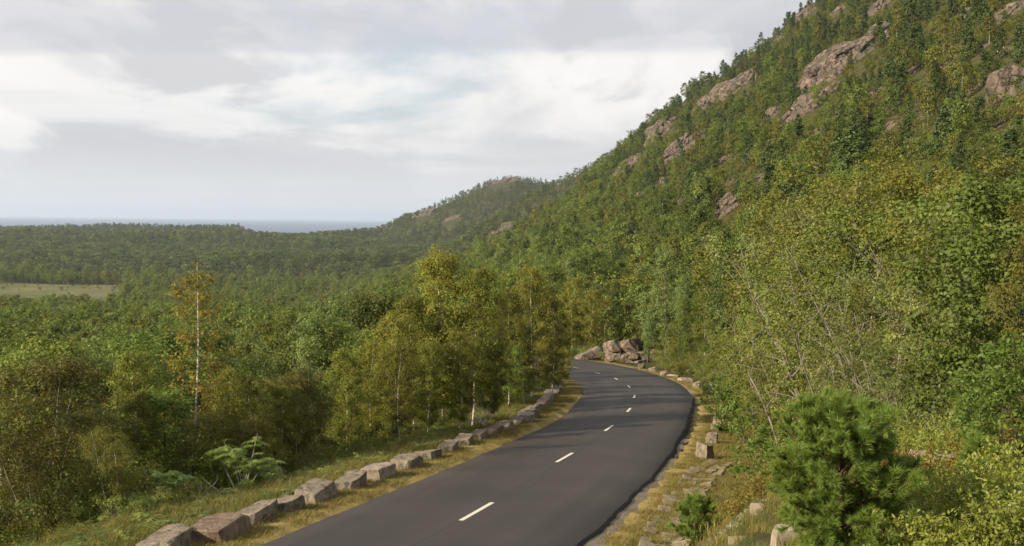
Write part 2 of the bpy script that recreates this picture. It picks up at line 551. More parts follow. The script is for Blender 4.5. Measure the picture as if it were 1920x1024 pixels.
def ground_mat():
    m, N, L = new_mat('ground_soil')
    out = N('ShaderNodeOutputMaterial')
    tc = N('ShaderNodeTexCoord')

    def noise(scale, det=6):
        n = N('ShaderNodeTexNoise')
        n.inputs['Scale'].default_value = scale
        n.inputs['Detail'].default_value = det
        n.inputs['Roughness'].default_value = 0.62
        L(tc.outputs['Object'], n.inputs[0])
        return n.outputs[0]

    def att(nm):
        a = N('ShaderNodeAttribute')
        a.attribute_name = nm
        return a.outputs['Fac']

    def mix(f, a, b):
        x = N('ShaderNodeMix')
        x.data_type = 'RGBA'
        L(f, x.inputs[0])
        L(a, x.inputs[6])
        L(b, x.inputs[7])
        return x.outputs[2]
    forest = ramp(N, [(0.028, 0.026, 0.014), (0.048, 0.05, 0.018), (0.085, 0.07, 0.03)], (0.3, 0.5, 0.72))
    L(noise(0.35), forest.inputs[0])
    dry = ramp(N, [(0.12, 0.105, 0.035), (0.235, 0.18, 0.06), (0.30, 0.23, 0.09), (0.15, 0.14, 0.045)], (0.28, 0.45, 0.58, 0.74))
    L(noise(1.6, 9), dry.inputs[0])
    mead = ramp(N, [(0.075, 0.088, 0.03), (0.115, 0.12, 0.048), (0.155, 0.15, 0.068)], (0.32, 0.5, 0.7))
    L(noise(0.02, 8), mead.inputs[0])
    c = mix(att('verge'), forest.outputs[0], dry.outputs[0])
    c = mix(att('meadow'), c, mead.outputs[0])
    p = N('ShaderNodeBsdfPrincipled')
    p.inputs['Roughness'].default_value = 0.95
    p.inputs['Specular IOR Level'].default_value = 0.1
    L(c, p.inputs['Base Color'])
    b = N('ShaderNodeBump')
    b.inputs['Strength'].default_value = 0.8
    b.inputs['Distance'].default_value = 0.05
    L(noise(14, 6), b.inputs['Height'])
    L(b.outputs[0], p.inputs['Normal'])
    L(p.outputs[0], out.inputs[0])
    return m


M_GROUND = ground_mat()


def sea_mat():
    m, N, L = new_mat('sea_water')
    out = N('ShaderNodeOutputMaterial')
    tc = N('ShaderNodeTexCoord')
    n = N('ShaderNodeTexNoise')
    n.inputs['Scale'].default_value = 0.03
    n.inputs['Detail'].default_value = 6
    L(tc.outputs['Object'], n.inputs[0])
    b = N('ShaderNodeBump')
    b.inputs['Strength'].default_value = 1.0
    b.inputs['Distance'].default_value = 4.0
    L(n.outputs[0], b.inputs['Height'])
    p = N('ShaderNodeBsdfPrincipled')
    p.inputs['Base Color'].default_value = (0.035, 0.075, 0.14, 1)
    p.inputs['Roughness'].default_value = 0.35
    p.inputs['IOR'].default_value = 1.33
    L(b.outputs[0], p.inputs['Normal'])
    L(p.outputs[0], out.inputs[0])
    return m


M_SEA = sea_mat()

# ------------------------------------------------------------------ terrain
ROAD_H, ROAD_S = 5.05, 0.085


def road_z(y):
    return 70 - ROAD_H - ROAD_S * np.asarray(y, float)


# both road edges, metres (x, y)
ROAD_L = np.array([(-13.2, 0), (-9.2, 12), (-6.7, 21), (-4.36, 30.2), (-2.05, 39.4), (0.42, 50.3), (2.4, 60.2), (4.3, 74), (5.1, 83.4), (5.35, 95), (4.9, 106), (3.6, 116), (1.4, 126), (-1.8, 136), (-6.5, 148), (-14, 160), (-26, 172)])
ROAD_R = np.array([(-6.1, 0), (-2.2, 12), (0.2, 21), (2.65, 30.2), (4.95, 39.4), (7.5, 51.4), (9.6, 62.7), (11.8, 75.5), (12.75, 83.5), (13.7, 95.7), (13.7, 107.5), (12.8, 120), (11, 132), (7.4, 144.4), (1.6, 155.5), (-7.5, 167.5), (-20, 181)])


def spline(P, n):
    P = np.asarray(P, float)
    Q = np.concatenate([[2 * P[0] - P[1]], P, [2 * P[-1] - P[-2]]])
    out = []
    t = np.linspace(0, len(P) - 1, n)
    for a in t:
        i = min(int(a), len(P) - 2)
        u = a - i
        p0, p1, p2, p3 = Q[i:i + 4]
        out.append(0.5 * ((2 * p1) + (-p0 + p2) * u + (2 * p0 - 5 * p1 + 4 * p2 - p3) * u * u + (-p0 + 3 * p1 - 3 * p2 + p3) * u ** 3))
    return np.array(out)


NR = 400
RL, RR = spline(ROAD_L, NR), spline(ROAD_R, NR)
RC = (RL + RR) / 2
RHW = np.linalg.norm(RL - RR, axis=1) / 2
RS = np.concatenate([[0], np.cumsum(np.linalg.norm(np.diff(RC, axis=0), axis=1))])


def road_near(x, y):
    """signed distance outside the road edge (negative on the road), side (-1 left, 1 right), height of the road there"""
    x = np.atleast_1d(np.asarray(x, float)).ravel()
    y = np.atleast_1d(np.asarray(y, float)).ravel()
    best = np.full(x.shape, 1e9)
    idx = np.zeros(x.shape, int)
    for i in range(0, NR, 2):
        d = (x - RC[i, 0]) ** 2 + (y - RC[i, 1]) ** 2
        m = d < best
        best[m] = d[m]
        idx[m] = i
    T = np.gradient(RC, axis=0)
    T /= np.linalg.norm(T, axis=1, keepdims=True)
    dx, dy = x - RC[idx, 0], y - RC[idx, 1]
    side = np.sign(T[idx, 1] * dx - T[idx, 0] * dy)
    lat = np.abs(T[idx, 1] * dx - T[idx, 0] * dy)
    lat = np.where(best > (lat + 1.5) ** 2, np.sqrt(best), lat)
    return lat - RHW[idx], side, road_z(RC[idx, 1] + T[idx, 1] * (T[idx, 0] * dx + T[idx, 1] * dy).clip(-3, 3))


def lut(tab):
    a = np.array(tab, float)
    return lambda x: np.interp(x, a[:, 0], a[:, 1])


SPINE_X = lut([(-60, -24), (0, -9.6), (30, -0.9), (60, 6), (90, 9.3), (110, 9), (130, 6), (180, 0), (400, -15), (800, -40), (4000, -100)])
SPINE_Z = lut([(-60, 70), (0, 64.95), (100, 56.45), (150, 52), (250, 48), (400, 43), (600, 38), (1000, 22), (1500, 14), (2500, 16), (4000, 0)])
VALLEY_Z = lut([(-60, 64), (0, 62), (30, 60), (40, 58.2), (60, 55), (80, 52.5), (100, 50), (150, 46.5), (200, 43), (300, 36), (400, 29), (600, 16), (800, 6), (900, 3.5), (1150, 4), (1230, 10), (1330, 18), (1450, 13), (1700, 20), (2050, 27), (2300, 22), (2700, 24), (3100, 18), (3500, 2), (3800, -12), (9000, -30)])
MT_S = lut([(300, 800), (700, 640), (800, 560), (845, 512), (880, 486), (950, 438), (1000, 415), (1050, 380), (1100, 335), (1150, 292), (1200, 240), (1300, 160), (1400, 96), (1500, 6), (1700, -150), (1920, -330), (2600, -700)])
MT_YS = lut([(300, 900), (900, 900), (1050, 980), (1200, 940), (1350, 800), (1500, 680), (1700, 580), (1920, 520), (2600, 430)])
MT_YT = lut([(300, 900), (700, 700), (880, 480), (1000, 270), (1100, 190), (1200, 150), (1300, 112), (1400, 84), (1500, 66), (1700, 52), (1920, 44), (2600, 30)])
R2_S = lut([(300, 800), (640, 600), (760, 512), (800, 482), (860, 452), (930, 402), (1000, 356), (1100, 308), (1180, 266), (1260, 215), (1500, 110), (2200, -100)])
R3_S = lut([(500, 445), (700, 436), (720, 430), (760, 403), (800, 388), (850, 365), (900, 343), (930, 333), (960, 330), (1000, 334), (1040, 338), (1100, 334), (1300, 330), (1600, 400), (2200, 420)])
R4_S = lut([(-2000, 424), (0, 424), (150, 422), (190, 420), (400, 422), (445, 421), (470, 433), (520, 437), (640, 436), (740, 432), (900, 440), (2500, 440)])


def terrain(x, y, rough=True):
    x = np.asarray(x, float)
    y = np.asarray(y, float)
    shp = x.shape
    x, y = x.ravel(), y.ravel()
    ys = np.maximum(y, 8.0)
    px = 960 + F * x / ys
    hor = 413.7 + 0.0111 * (px - 960)
    # base: bench of the road, falling to the valley on the left
    sx, sz, vz = SPINE_X(y), SPINE_Z(y), VALLEY_Z(y)
    d = (sx - 4 - x)
    wl = sstep(d, 0, 14 + 0.09 * np.maximum(y, 0))
    z = sz * (1 - wl) + vz * wl
    # bank rising on the right of the road, ledge near the camera
    dr = (x - sx - 6.5)
    z = z + np.clip(dr, 0, 12) * 0.10 * sstep(y, 10, 45) * sstep(y, 800, 300)
    led = sstep(y, 30, 18) * sstep(dr, -1.5, 3.2)
    z = z * (1 - led) + (68.35 - 0.105 * np.maximum(y, -3)) * led
    # mountain and hills as ridges seen from the road
    def hill(Ysil, ysil, Yt, zt, crown, fall, powr=1.1):
        zs = 70 + (hor - ysil) / F * Ysil - crown
        t = np.clip((y - Yt) / np.maximum(Ysil - Yt, 1), 0, 1)
        up = zt + (zs - zt) * t ** powr
        down = zs - np.maximum(y - Ysil, 0) * fall
        h = np.where(y <= Ysil, up, down)
        return np.where(y < Yt, -1e3, h)
    yt = MT_YT(px)
    m1 = hill(MT_YS(px), MT_S(px), yt, SPINE_Z(yt) + 0.6, 5.0, 0.35, 1.42)
    m1 = m1 - np.maximum(0, 862 - px) * 0.5
    m2 = hill(1500 + 0 * px, R2_S(px), 1020 + 0 * px, 12.0, 7.0, 0.3)
    m2 = m2 - np.maximum(0, 800 - px) * 0.5
    m3 = hill(2500 + 0 * px, R3_S(px), 1750 + 0 * px, 10.0, 8.0, 0.25)
    m4 = hill(2950 + 60 * np.sin(px * 0.01), R4_S(px), 2450 + 0 * px, 15.0, 10.0, 0.12)
    amp = np.zeros_like(z)
    for h in (m1, m2, m3, m4):
        amp = np.where(h > z, sstep(h - z, 0, 12), amp)
        z = np.maximum(z, h)
    if rough:
        far = sstep(y, 40, 140)
        z = z + fbm(x * 0.05, y * 0.05, 3, 4) * (0.7 + 5.0 * amp * far * sstep(y, 1500, 500))
        z = z + fbm(x * 0.006, y * 0.006, 5, 4) * 11 * sstep(y, 250, 900) + fbm(x * 0.0035, y * 0.005, 6, 3) * 26 * sstep(y, 1150, 1500) * sstep(y, 2950, 2500)
        z = z + fbm(x * 0.7, y * 0.7, 9, 3) * 0.16 * sstep(y, 200, 60)
    # meadow stays level
    md = meadow_mask(x, y)
    z = z * (1 - md) + 3.8 * md
    # cut the road, its verges and the gutter into the bench
    near = (y > -30) & (y < 200) & (np.abs(x) < 80)
    if near.any():
        e, side, zr = road_near(x[near], y[near])
        v = np.where(side < 0, 3.0, 4.5 - 4.0 * sstep(y[near], 30, 18))
        w = sstep(e, v + 3.2, v - 1.2)
        hgt = zr - 0.05 - np.where(side < 0, 0.02 * np.clip(e, 0, 4), 0.03 * np.clip(e, 0, 3))
        hgt = hgt - np.where(e < -0.1, 0.25, 0)
        hgt = hgt + 0.06 * fbm(x[near] * 1.5, y[near] * 1.5, 21, 3) * (e > 0.2)
        z[near] = z[near] * (1 - w) + hgt * w
    return z.reshape(shp)


def meadow_mask(x, y):
    px = 960 + F * x / np.maximum(y, 8)
    fr = 690 + 130 * fbm(x * 0.008, y * 0, 32, 2)
    a = sstep(y, fr, fr + 25) * sstep(y, 1150, 1120)
    wob = 110 * fbm(y * 0.02, x * 0.004, 31, 3)
    a1 = sstep(px + wob, 250, 215) * a
    b = sstep(y, 1030, 1040) * sstep(y, 1085, 1070) * sstep(px, 470, 410)
    b2 = sstep(y, 1090, 1100) * sstep(y, 1135, 1120) * sstep(px, 470, 520) * sstep(px, 660, 600)
    return np.maximum(np.maximum(a1, b), b2 * 0)


def tz(x, y):
    return float(terrain(np.array([x]), np.array([y]))[0])


def at(px, py, y):
    """point of the pixel's ray at depth y"""
    return CAM + ray(px, py) * y


def hit(px, py, y0=5.0, y1=3500.0):
    """first point of the terrain under a pixel of the photograph"""
    d = ray(px, py)
    Y = np.geomspace(y0, y1, 1500)
    P = CAM + d[None] * Y[:, None]
    below = P[:, 2] < terrain(P[:, 0], P[:, 1])
    i = int(np.argmax(below)) if below.any() else len(Y) - 1
    return P[i]


def build_ground():
    def axis(lim, first, grow):
        a = [0.0]
        s = first
        while a[-1] < lim:
            a.append(a[-1] + s)
            if a[-1] > 30:
                s *= grow
        return np.array(a)
    ya = axis(9000, 0.6, 1.016)
    ya = np.concatenate([-np.arange(1, 14)[::-1] * 3.0, ya])
    xp = axis(9000, 0.6, 1.03)
    xa = np.concatenate([-xp[1:][::-1], xp])
    X, Y = np.meshgrid(xa, ya)
    Z = terrain(X, Y)
    nx, ny = len(xa), len(ya)
    i = np.arange(ny - 1)[:, None] * nx
    j = np.arange(nx - 1)[None]
    Fc = np.stack([i + j, i + j + 1, i + nx + j + 1, i + nx + j], -1).reshape(-1, 4)
    x, y = X.ravel(), Y.ravel()
    verge = np.zeros(len(x))
    near = (y > -30) & (y < 200) & (np.abs(x) < 80)
    e, side, _ = road_near(x[near], y[near])
    wob = 1.6 * fbm(x[near] * 0.35, y[near] * 0.35, 44, 3)
    lim = np.where(side < 0, 1.9, 7.5 * sstep(y[near], 75, 35) * sstep(y[near], 19, 26) + 1.6)
    verge[near] = sstep(e + wob, lim + 0.9, lim - 0.6)
    me = mesh_np('ground', np.stack([x, y, Z.ravel()], -1), [(Fc, 0)], [M_GROUND], True, {'verge': verge, 'meadow': meadow_mask(x, y)})
    link('ground', me, kind='structure')


build_ground()
n_ = 24
sx_ = np.array([-45000, -9000, 0, 9000, 45000.0])
sy_ = np.array([-20000, 0, 3000, 12000, 30000, 60000.0])
SX_, SY_ = np.meshgrid(sx_, sy_)
ii = np.arange(len(sy_) - 1)[:, None] * len(sx_)
jj = np.arange(len(sx_) - 1)[None]
link('sea', mesh_np('sea', np.stack([SX_.ravel(), SY_.ravel(), 0 * SX_.ravel()], -1), [(np.stack([ii + jj, ii + jj + 1, ii + len(sx_) + jj + 1, ii + len(sx_) + jj], -1).reshape(-1, 4), 0)], [M_SEA]), kind='structure')

# ------------------------------------------------------------------ road


def build_road():
    nu = 9
    us = np.linspace(0, 1, nu)
    V, UV = [], []
    wob = 0.13 * fbm(RS * 0.7, RS * 0 + 3, 12, 3)
    wobr = 0.24 * fbm(RS * 0.7, RS * 0 + 9, 13, 3)
    for i in range(NR):
        a, b = RL[i], RR[i]
        t = unit(b - a)
        a2, b2 = a + t * wob[i], b + t * wobr[i]
        z = float(road_z(RC[i, 1]))
        row = [(*(a2 - t * 0.10), z - 0.16)]
        for u in us:
            q = a2 * (1 - u) + b2 * u
            row.append((*q, z + 0.06 * (1 - (2 * u - 1) ** 2)))
        row.append((*(b2 + t * 0.19), z - 0.16))
        V += row
    V = np.array(V)
    k = nu + 2
    i = np.arange(NR - 1)[:, None] * k
    j = np.arange(k - 1)[None]
    Fc = np.stack([i + j, i + j + 1, i + k + j + 1, i + k + j], -1)
    me = mesh_np('road', V, [(Fc[:, 1:-1].reshape(-1, 4), 0), (Fc[:, [0, -1]].reshape(-1, 4), 1)], [M_ROAD, M_ROAD_EDGE])
    uvl = me.uv_layers.new(name='UVMap')
    vi = np.empty(len(me.loops), np.int32)
    me.loops.foreach_get('vertex_index', vi)
    col = np.clip((vi % k - 1) / (nu - 1), 0, 1)
    row = RS[vi // k]
    uvl.data.foreach_set('uv', np.stack([col, row], -1).astype(np.float32).ravel())
    road = link('road', me, kind='structure')
    # painted centre dashes, one part each
    marks = [((863, 977), (924, 942)), ((1043, 866), (1074, 850)), ((1133, 809), (1150, 797)), ((1175, 773), (1183, 765)), ((1188, 746), (1191, 741)), ((1182, 727), (1177, 723)), ((1159, 713), (1151, 708)), ((1125, 701), (1116, 698)), ((1084, 691), (1075, 688))]
    first = None
    for (a, b) in marks:
        P = []
        for q in (a, b):
            d = ray(*q)
            P.append((CAM + d * (ROAD_H - 0.06) / (-d[2] - ROAD_S))[:2])
        c = (P[0] + P[1]) / 2
        dr = unit(P[1] - P[0])
        cuts = np.linspace(-1.5, 1.5, 7)
        nrm = np.array([dr[1], -dr[0]])
        vv = []
        # follow the curve of the road
        i0 = int(np.argmin(((RC - c) ** 2).sum(1)))
        tl = unit(RC[min(i0 + 1, NR - 1)] - RC[max(i0 - 1, 0)])
        dr = unit(dr * 0.5 + tl * 0.5) if abs(np.dot(dr, tl)) > 0.8 else tl
        nrm = np.array([dr[1], -dr[0]])
        for s in cuts:
            for w in (-0.065, 0.065):
                q = c + dr * s + nrm * w
                vv.append((*q, float(road_z(q[1])) + 0.0665))
        ff = [(2 * k_, 2 * k_ + 1, 2 * k_ + 3, 2 * k_ + 2) for k_ in range(len(cuts) - 1)]
        link('lane_marking', mesh_np('lane_marking', vv, [(ff, 0)], [M_PAINT]), road)
    # gravel shoulder on the right
    V = []
    for i in range(NR):
        t = unit(RR[i] - RL[i])
        wid = 0.20 + 0.42 * vnoise(RS[i] * 1.7, 1.0, 8) + 0.08 * float(sstep(RC[i, 1], 50, 25))
        for o in (0.05, wid * 0.5, wid):
            q = RR[i] + t * o
            V.append((*q, 0))
    V = np.array(V)
    V[:, 2] = terrain(V[:, 0], V[:, 1]) + 0.02
    V[2::3, 2] -= 0.05
    V[0::3, 2] = road_z(V[0::3, 1]) - 0.07
    i = np.arange(NR - 1)[:, None] * 3
    j = np.arange(2)[None]
    link('gravel_shoulder', mesh_np('gravel_shoulder', V, [(np.stack([i + j, i + j + 1, i + 4 + j, i + 3 + j], -1).reshape(-1, 4), 0)], [M_GRAVEL]), kind='structure')


build_road()


# ------------------------------------------------------------------ rocks
def rock_mesh(name, dims, seed, mat, n=11, chamfer=7, noise=0.03, tilt=0.12, cut=(0.74, 0.98)):
    """a quarried block: a box cut by random planes, edges worn, faces roughened"""
    rg = np.random.default_rng(seed)
    bm = bmesh.new()
    bmesh.ops.create_cube(bm, size=2.0)
    planes = []
    for ax in range(3):
        for s_ in (-1, 1):
            nn = np.zeros(3)
            nn[ax] = s_
            planes.append((unit(nn + rg.normal(0, tilt, 3)), rg.uniform(0.84, 0.97)))
    for _ in range(chamfer):
        nn = unit(rg.normal(0, 1, 3) * np.array([1, 1, 0.8]))
        planes.append((nn, rg.uniform(*cut) * np.abs(nn).sum() * 0.80))
    for nn, h in planes:
        geom = bm.verts[:] + bm.edges[:] + bm.faces[:]
        r = bmesh.ops.bisect_plane(bm, geom=geom, dist=1e-5, plane_co=nn * h, plane_no=nn, clear_outer=True)
        ed = [g for g in r['geom_cut'] if isinstance(g, bmesh.types.BMEdge)]
        if ed:
            bmesh.ops.edgenet_fill(bm, edges=ed)
    bmesh.ops.remove_doubles(bm, verts=bm.verts[:], dist=0.02)
    for v in bm.verts:
        v.co = Vector(np.array(v.co) * np.asarray(dims) / 2)
    md = min(dims)
    bmesh.ops.bevel(bm, geom=bm.edges[:] + bm.verts[:], offset=md * 0.035, segments=1, affect='EDGES', clamp_overlap=True)
    bmesh.ops.triangulate(bm, faces=bm.faces[:])
    if n >= 8:
        for _ in range(2):
            le = [e for e in bm.edges if e.calc_length() > md * 0.22]
            bmesh.ops.subdivide_edges(bm, edges=le, cuts=1, use_grid_fill=True)
            bmesh.ops.triangulate(bm, faces=bm.faces[:])
    bm.normal_update()
    P = np.array([v.co for v in bm.verts])
    Nn = np.array([v.normal for v in bm.verts])
    k = 2.6 / md
    d = fbm(P[:, 0] * k + P[:, 2] * k * 0.7 + seed, P[:, 1] * k - P[:, 2] * k * 0.6, seed, 4) * md * noise * 3.0
    for v, p, q, dd in zip(bm.verts, P, Nn, d):
        v.co = Vector(p + q * dd)
    me = bpy.data.meshes.new(name)
    bm.to_mesh(me)
    bm.free()
    me.materials.append(mat)
    return me


ORD = ['first', 'second', 'third', 'fourth', 'fifth', 'sixth', 'seventh', 'eighth', 'ninth', 'tenth', 'eleventh', 'twelfth', 'thirteenth', 'fourteenth', 'fifteenth', 'sixteenth', 'seventeenth', 'eighteenth', 'nineteenth', 'twentieth']


def ordinal(n):
    if n <= 20:
        return ORD[n - 1]
    suf = 'th' if 10 < n % 100 < 14 else {1: 'st', 2: 'nd', 3: 'rd'}.get(n % 10, 'th')
    return f'{n}{suf}'


STONES = []


def build_stones():
    # (left px, right px, top, bottom) of the big near ones, then a chain of smaller ones round the bend
    near = [(283, 377, 1002, 1040), (376, 477, 972, 1016), (458, 537, 948, 983), (535, 577, 935, 966), (566, 645, 908, 946), (640, 702, 891, 922), (692, 757, 868, 904), (747, 802, 853, 885), (796, 834, 846, 867), (830, 877, 831, 851), (858, 902, 819, 839), (891, 926, 811, 829), (915, 954, 801, 820), (942, 973, 795, 810), (964, 988, 786, 802), (987, 1014, 774, 796)]
    rows = []
    for (a, b, t, bt) in near:
        d = ray((a + b) / 2, bt - 3)
        y = (ROAD_H + 0.05) / (-d[2] - ROAD_S)
        x = d[0] * y
        rows.append((x, y, (bt - t) / F * y))
    y = rows[-1][1] + 2.0
    while y < 97:
        i = int(np.argmin(np.abs(RL[:, 1] - y)))
        rows.append((RL[i, 0] - 1.25 - 0.35 * float(sstep(y, 60, 75)), y, 0.5 + 0.2 * random.random()))
        y += random.uniform(1.9, 2.3)
    for k, (x, y, h) in enumerate(rows):
        i = int(np.argmin((RL[:, 0] - x) ** 2 + (RL[:, 1] - y) ** 2))
        t = unit(RL[min(i + 2, NR - 1)] - RL[max(i - 2, 0)])
        ln = {0: 1.75, 1: 2.0, 2: 1.75, 3: 1.15, 4: 1.95, 5: 1.9, 6: 1.95, 7: 1.75, 8: 1.35}.get(k, random.uniform(1.45, 1.95))
        wd = {1: 1.1, 0: 0.95, 4: 0.85, 6: 0.95}.get(k, random.uniform(0.62, 0.95))
        hh = float(np.clip(h * 0.74, 0.32, 0.52))
        mat = M_BLOCK_RED if k in (1, 12, 19) else (M_PALE_ROCK if k in (6, 15, 22) else M_BLOCK)
        me = rock_mesh('guard_stone', (wd * 0.92, ln * 0.92, hh + 0.22), 100 + k, mat, 11, 6, 0.045, 0.085, (0.84, 1.04))
        # the line the stones stand on, moved off the road by half their width
        off = np.array([t[1], -t[0]])
        i = int(np.argmin((RL[:, 0] - x) ** 2 + (RL[:, 1] - y) ** 2))
        lat = np.dot(np.array([x, y]) - RL[i], off)
        q = np.array([x, y]) + off * (min(-1.15, lat - 0.25) - lat)
        o = link('guard_stone', me, None, (q[0], q[1], tz(q[0], q[1]) + hh / 2 - 0.125 + 0.03))
        o.rotation_euler = (random.uniform(-0.05, 0.05), random.uniform(-0.06, 0.06) - 0.0, -math.atan2(t[0], t[1]) + random.uniform(-0.12, 0.12))
        col = 'reddish brown' if mat is M_BLOCK_RED else ('pale' if mat is M_PALE_ROCK else 'grey-tan')
        if k < 4:
            extra = [' cut by the bottom picture edge', ' with a broad flat top', ' touching the reddish one', ', shortest of the near stones'][k]
            lab = f'{col} granite guard block{extra}, {ordinal(k + 1)} in the roadside row'
        else:
            lab = f'{col} granite guard block left of the road, {ordinal(k + 1)} from the picture bottom'
        tag(o, lab, 'guard stone', 'granite blocks along the outer road edge')
        STONES.append(q)
    # right-hand stones
    right = [(1325, 852, 0.62, 0.62, 'squat pointed boulder on the grass right of the road', M_BLOCK),
             (1337, 825, 0.58, 0.55, 'squarish boulder just behind the pointed one on the verge', M_BLOCK),
             (1345, 803, 0.62, 0.7, 'tall grey boulder at the back of the verge trio', M_BLOCK),
             (1331, 738, 0.9, 0.8, 'upright broken pink slab beside the bend, leaning on its neighbour', M_BLOCK_RED),
             (1311, 726, 0.9, 0.6, 'angular dark boulder left of the upright pink slab at the bend', M_BLOCK),
             (1283, 713, 1.6, 0.3, 'long low pale ledge stone along the outside of the bend', M_PALE_ROCK),
             (1262, 705, 1.1, 0.26, 'short pale ledge stone touching the end of the long one', M_PALE_ROCK),
             (1243, 703, 0.9, 0.45, 'grey roadside rock at the foot of the green bushes', M_BLOCK),
             (1222, 697, 0.9, 0.5, 'dark grey round rock left of the bushes at the bend', M_BLOCK),
             (1202, 692, 0.8, 0.6, 'small tan rock below the big outcrop at the road edge', M_GRANITE)]
    for k, (px, py, w, h, lab, mat) in enumerate(right):
        d = ray(px, py)
        y = ROAD_H / (-d[2] - ROAD_S)
        e, s, _ = road_near(d[0] * y, y)
        x, yy = d[0] * y, y
        while road_near(x, yy)[0][0] < 1.0:
            x += 0.2
            yy += 0.15
        me = rock_mesh('verge_rock', (w, w * 0.9, h + 0.3), 300 + k, mat, 9, 13, 0.06, 0.22, (0.68, 0.94))
        o = link('verge_rock', me, None, (x, yy, tz(x, yy) + h / 2 - 0.15), lab, 'rock', 'rocks on the inner verge')
        o.rotation_euler = (random.uniform(-0.1, 0.1), random.uniform(-0.1, 0.1), random.uniform(0, 3))


build_stones()


def facet_rock(name, a, b, n_, half_a, half_b, depth, seed, mat, cells=26, na=64, nb=44, aniso=(1.0, 1.0), rough=0.5, back=1.0, flat=2.4):
    """an outcrop: a fractured bulging face in the frame (a, b, outward n), closed behind; local origin at its middle"""
    rg = np.random.default_rng(seed)
    U, W = np.meshgrid(np.linspace(-1, 1, na), np.linspace(-1, 1, nb))
    s, t = U.ravel(), W.ravel()
    # round the square grid into an uneven blob
    ang = np.arctan2(t, s)
    rad = np.maximum(np.abs(s), np.abs(t))
    edge = 0.82 + 0.34 * vnoise(np.cos(ang) * 2.2 + seed, np.sin(ang) * 2.2, seed)
    s2, t2 = rad * np.cos(ang) * edge, rad * np.sin(ang) * edge
    seeds = rg.uniform(-1.1, 1.1, (cells, 2))
    off = rg.uniform(0, 1, cells)
    tl = rg.normal(0, 0.35, (cells, 2))
    D = ((s2[:, None] - seeds[None, :, 0]) * aniso[0]) ** 2 + ((t2[:, None] - seeds[None, :, 1]) * aniso[1]) ** 2
    k = np.argmin(D, 1)
    dome = np.clip(1 - rad ** flat, 0, 1)
    inn = np.clip(dome * 4, 0, 1)
    hgt = dome * 0.55 + inn * (0.42 * off[k] + tl[k, 0] * (s2 - seeds[k, 0]) * 0.7 + tl[k, 1] * (t2 - seeds[k, 1]) * 0.5) * rough * 2
    hgt += 0.16 * rough * fbm(s2 * 9 * aniso[0], t2 * 5 * aniso[1], seed, 4) * inn
    hgt += 0.30 * rough * np.abs(fbm(s2 * 4 * aniso[0], t2 * 1.2, seed + 5, 3)) * -inn
    P = s2[:, None] * half_a * a + t2[:, None] * half_b * b + (hgt * depth)[:, None] * n_
    i = np.arange(nb - 1)[:, None] * na
    j = np.arange(na - 1)[None]
    Fq = np.stack([i + j, i + j + 1, i + na + j + 1, i + na + j], -1).reshape(-1, 4)
    rim = np.concatenate([np.arange(na), np.arange(1, nb) * na + na - 1, (nb - 1) * na + np.arange(na - 2, -1, -1), np.arange(nb - 2, 0, -1) * na])
    Bk = P[rim] * 0.9 - n_ * depth * back
    m = len(rim)
    nv = len(P)
    q = np.arange(m)
    side = np.stack([rim[q], nv + q, nv + (q + 1) % m, rim[(q + 1) % m]], -1)
    Fb = np.stack([np.full(m, nv + m), nv + (q + 1) % m, nv + q], -1)
    V = np.concatenate([P, Bk, Bk.mean(0, keepdims=True)])
    return mesh_np(name, V, [(Fq, 0), (side, 0), (Fb, 0)], [mat])


CLIFFS = []      # (px, py, half length, half width, angle, depth) so that the wood leaves them open


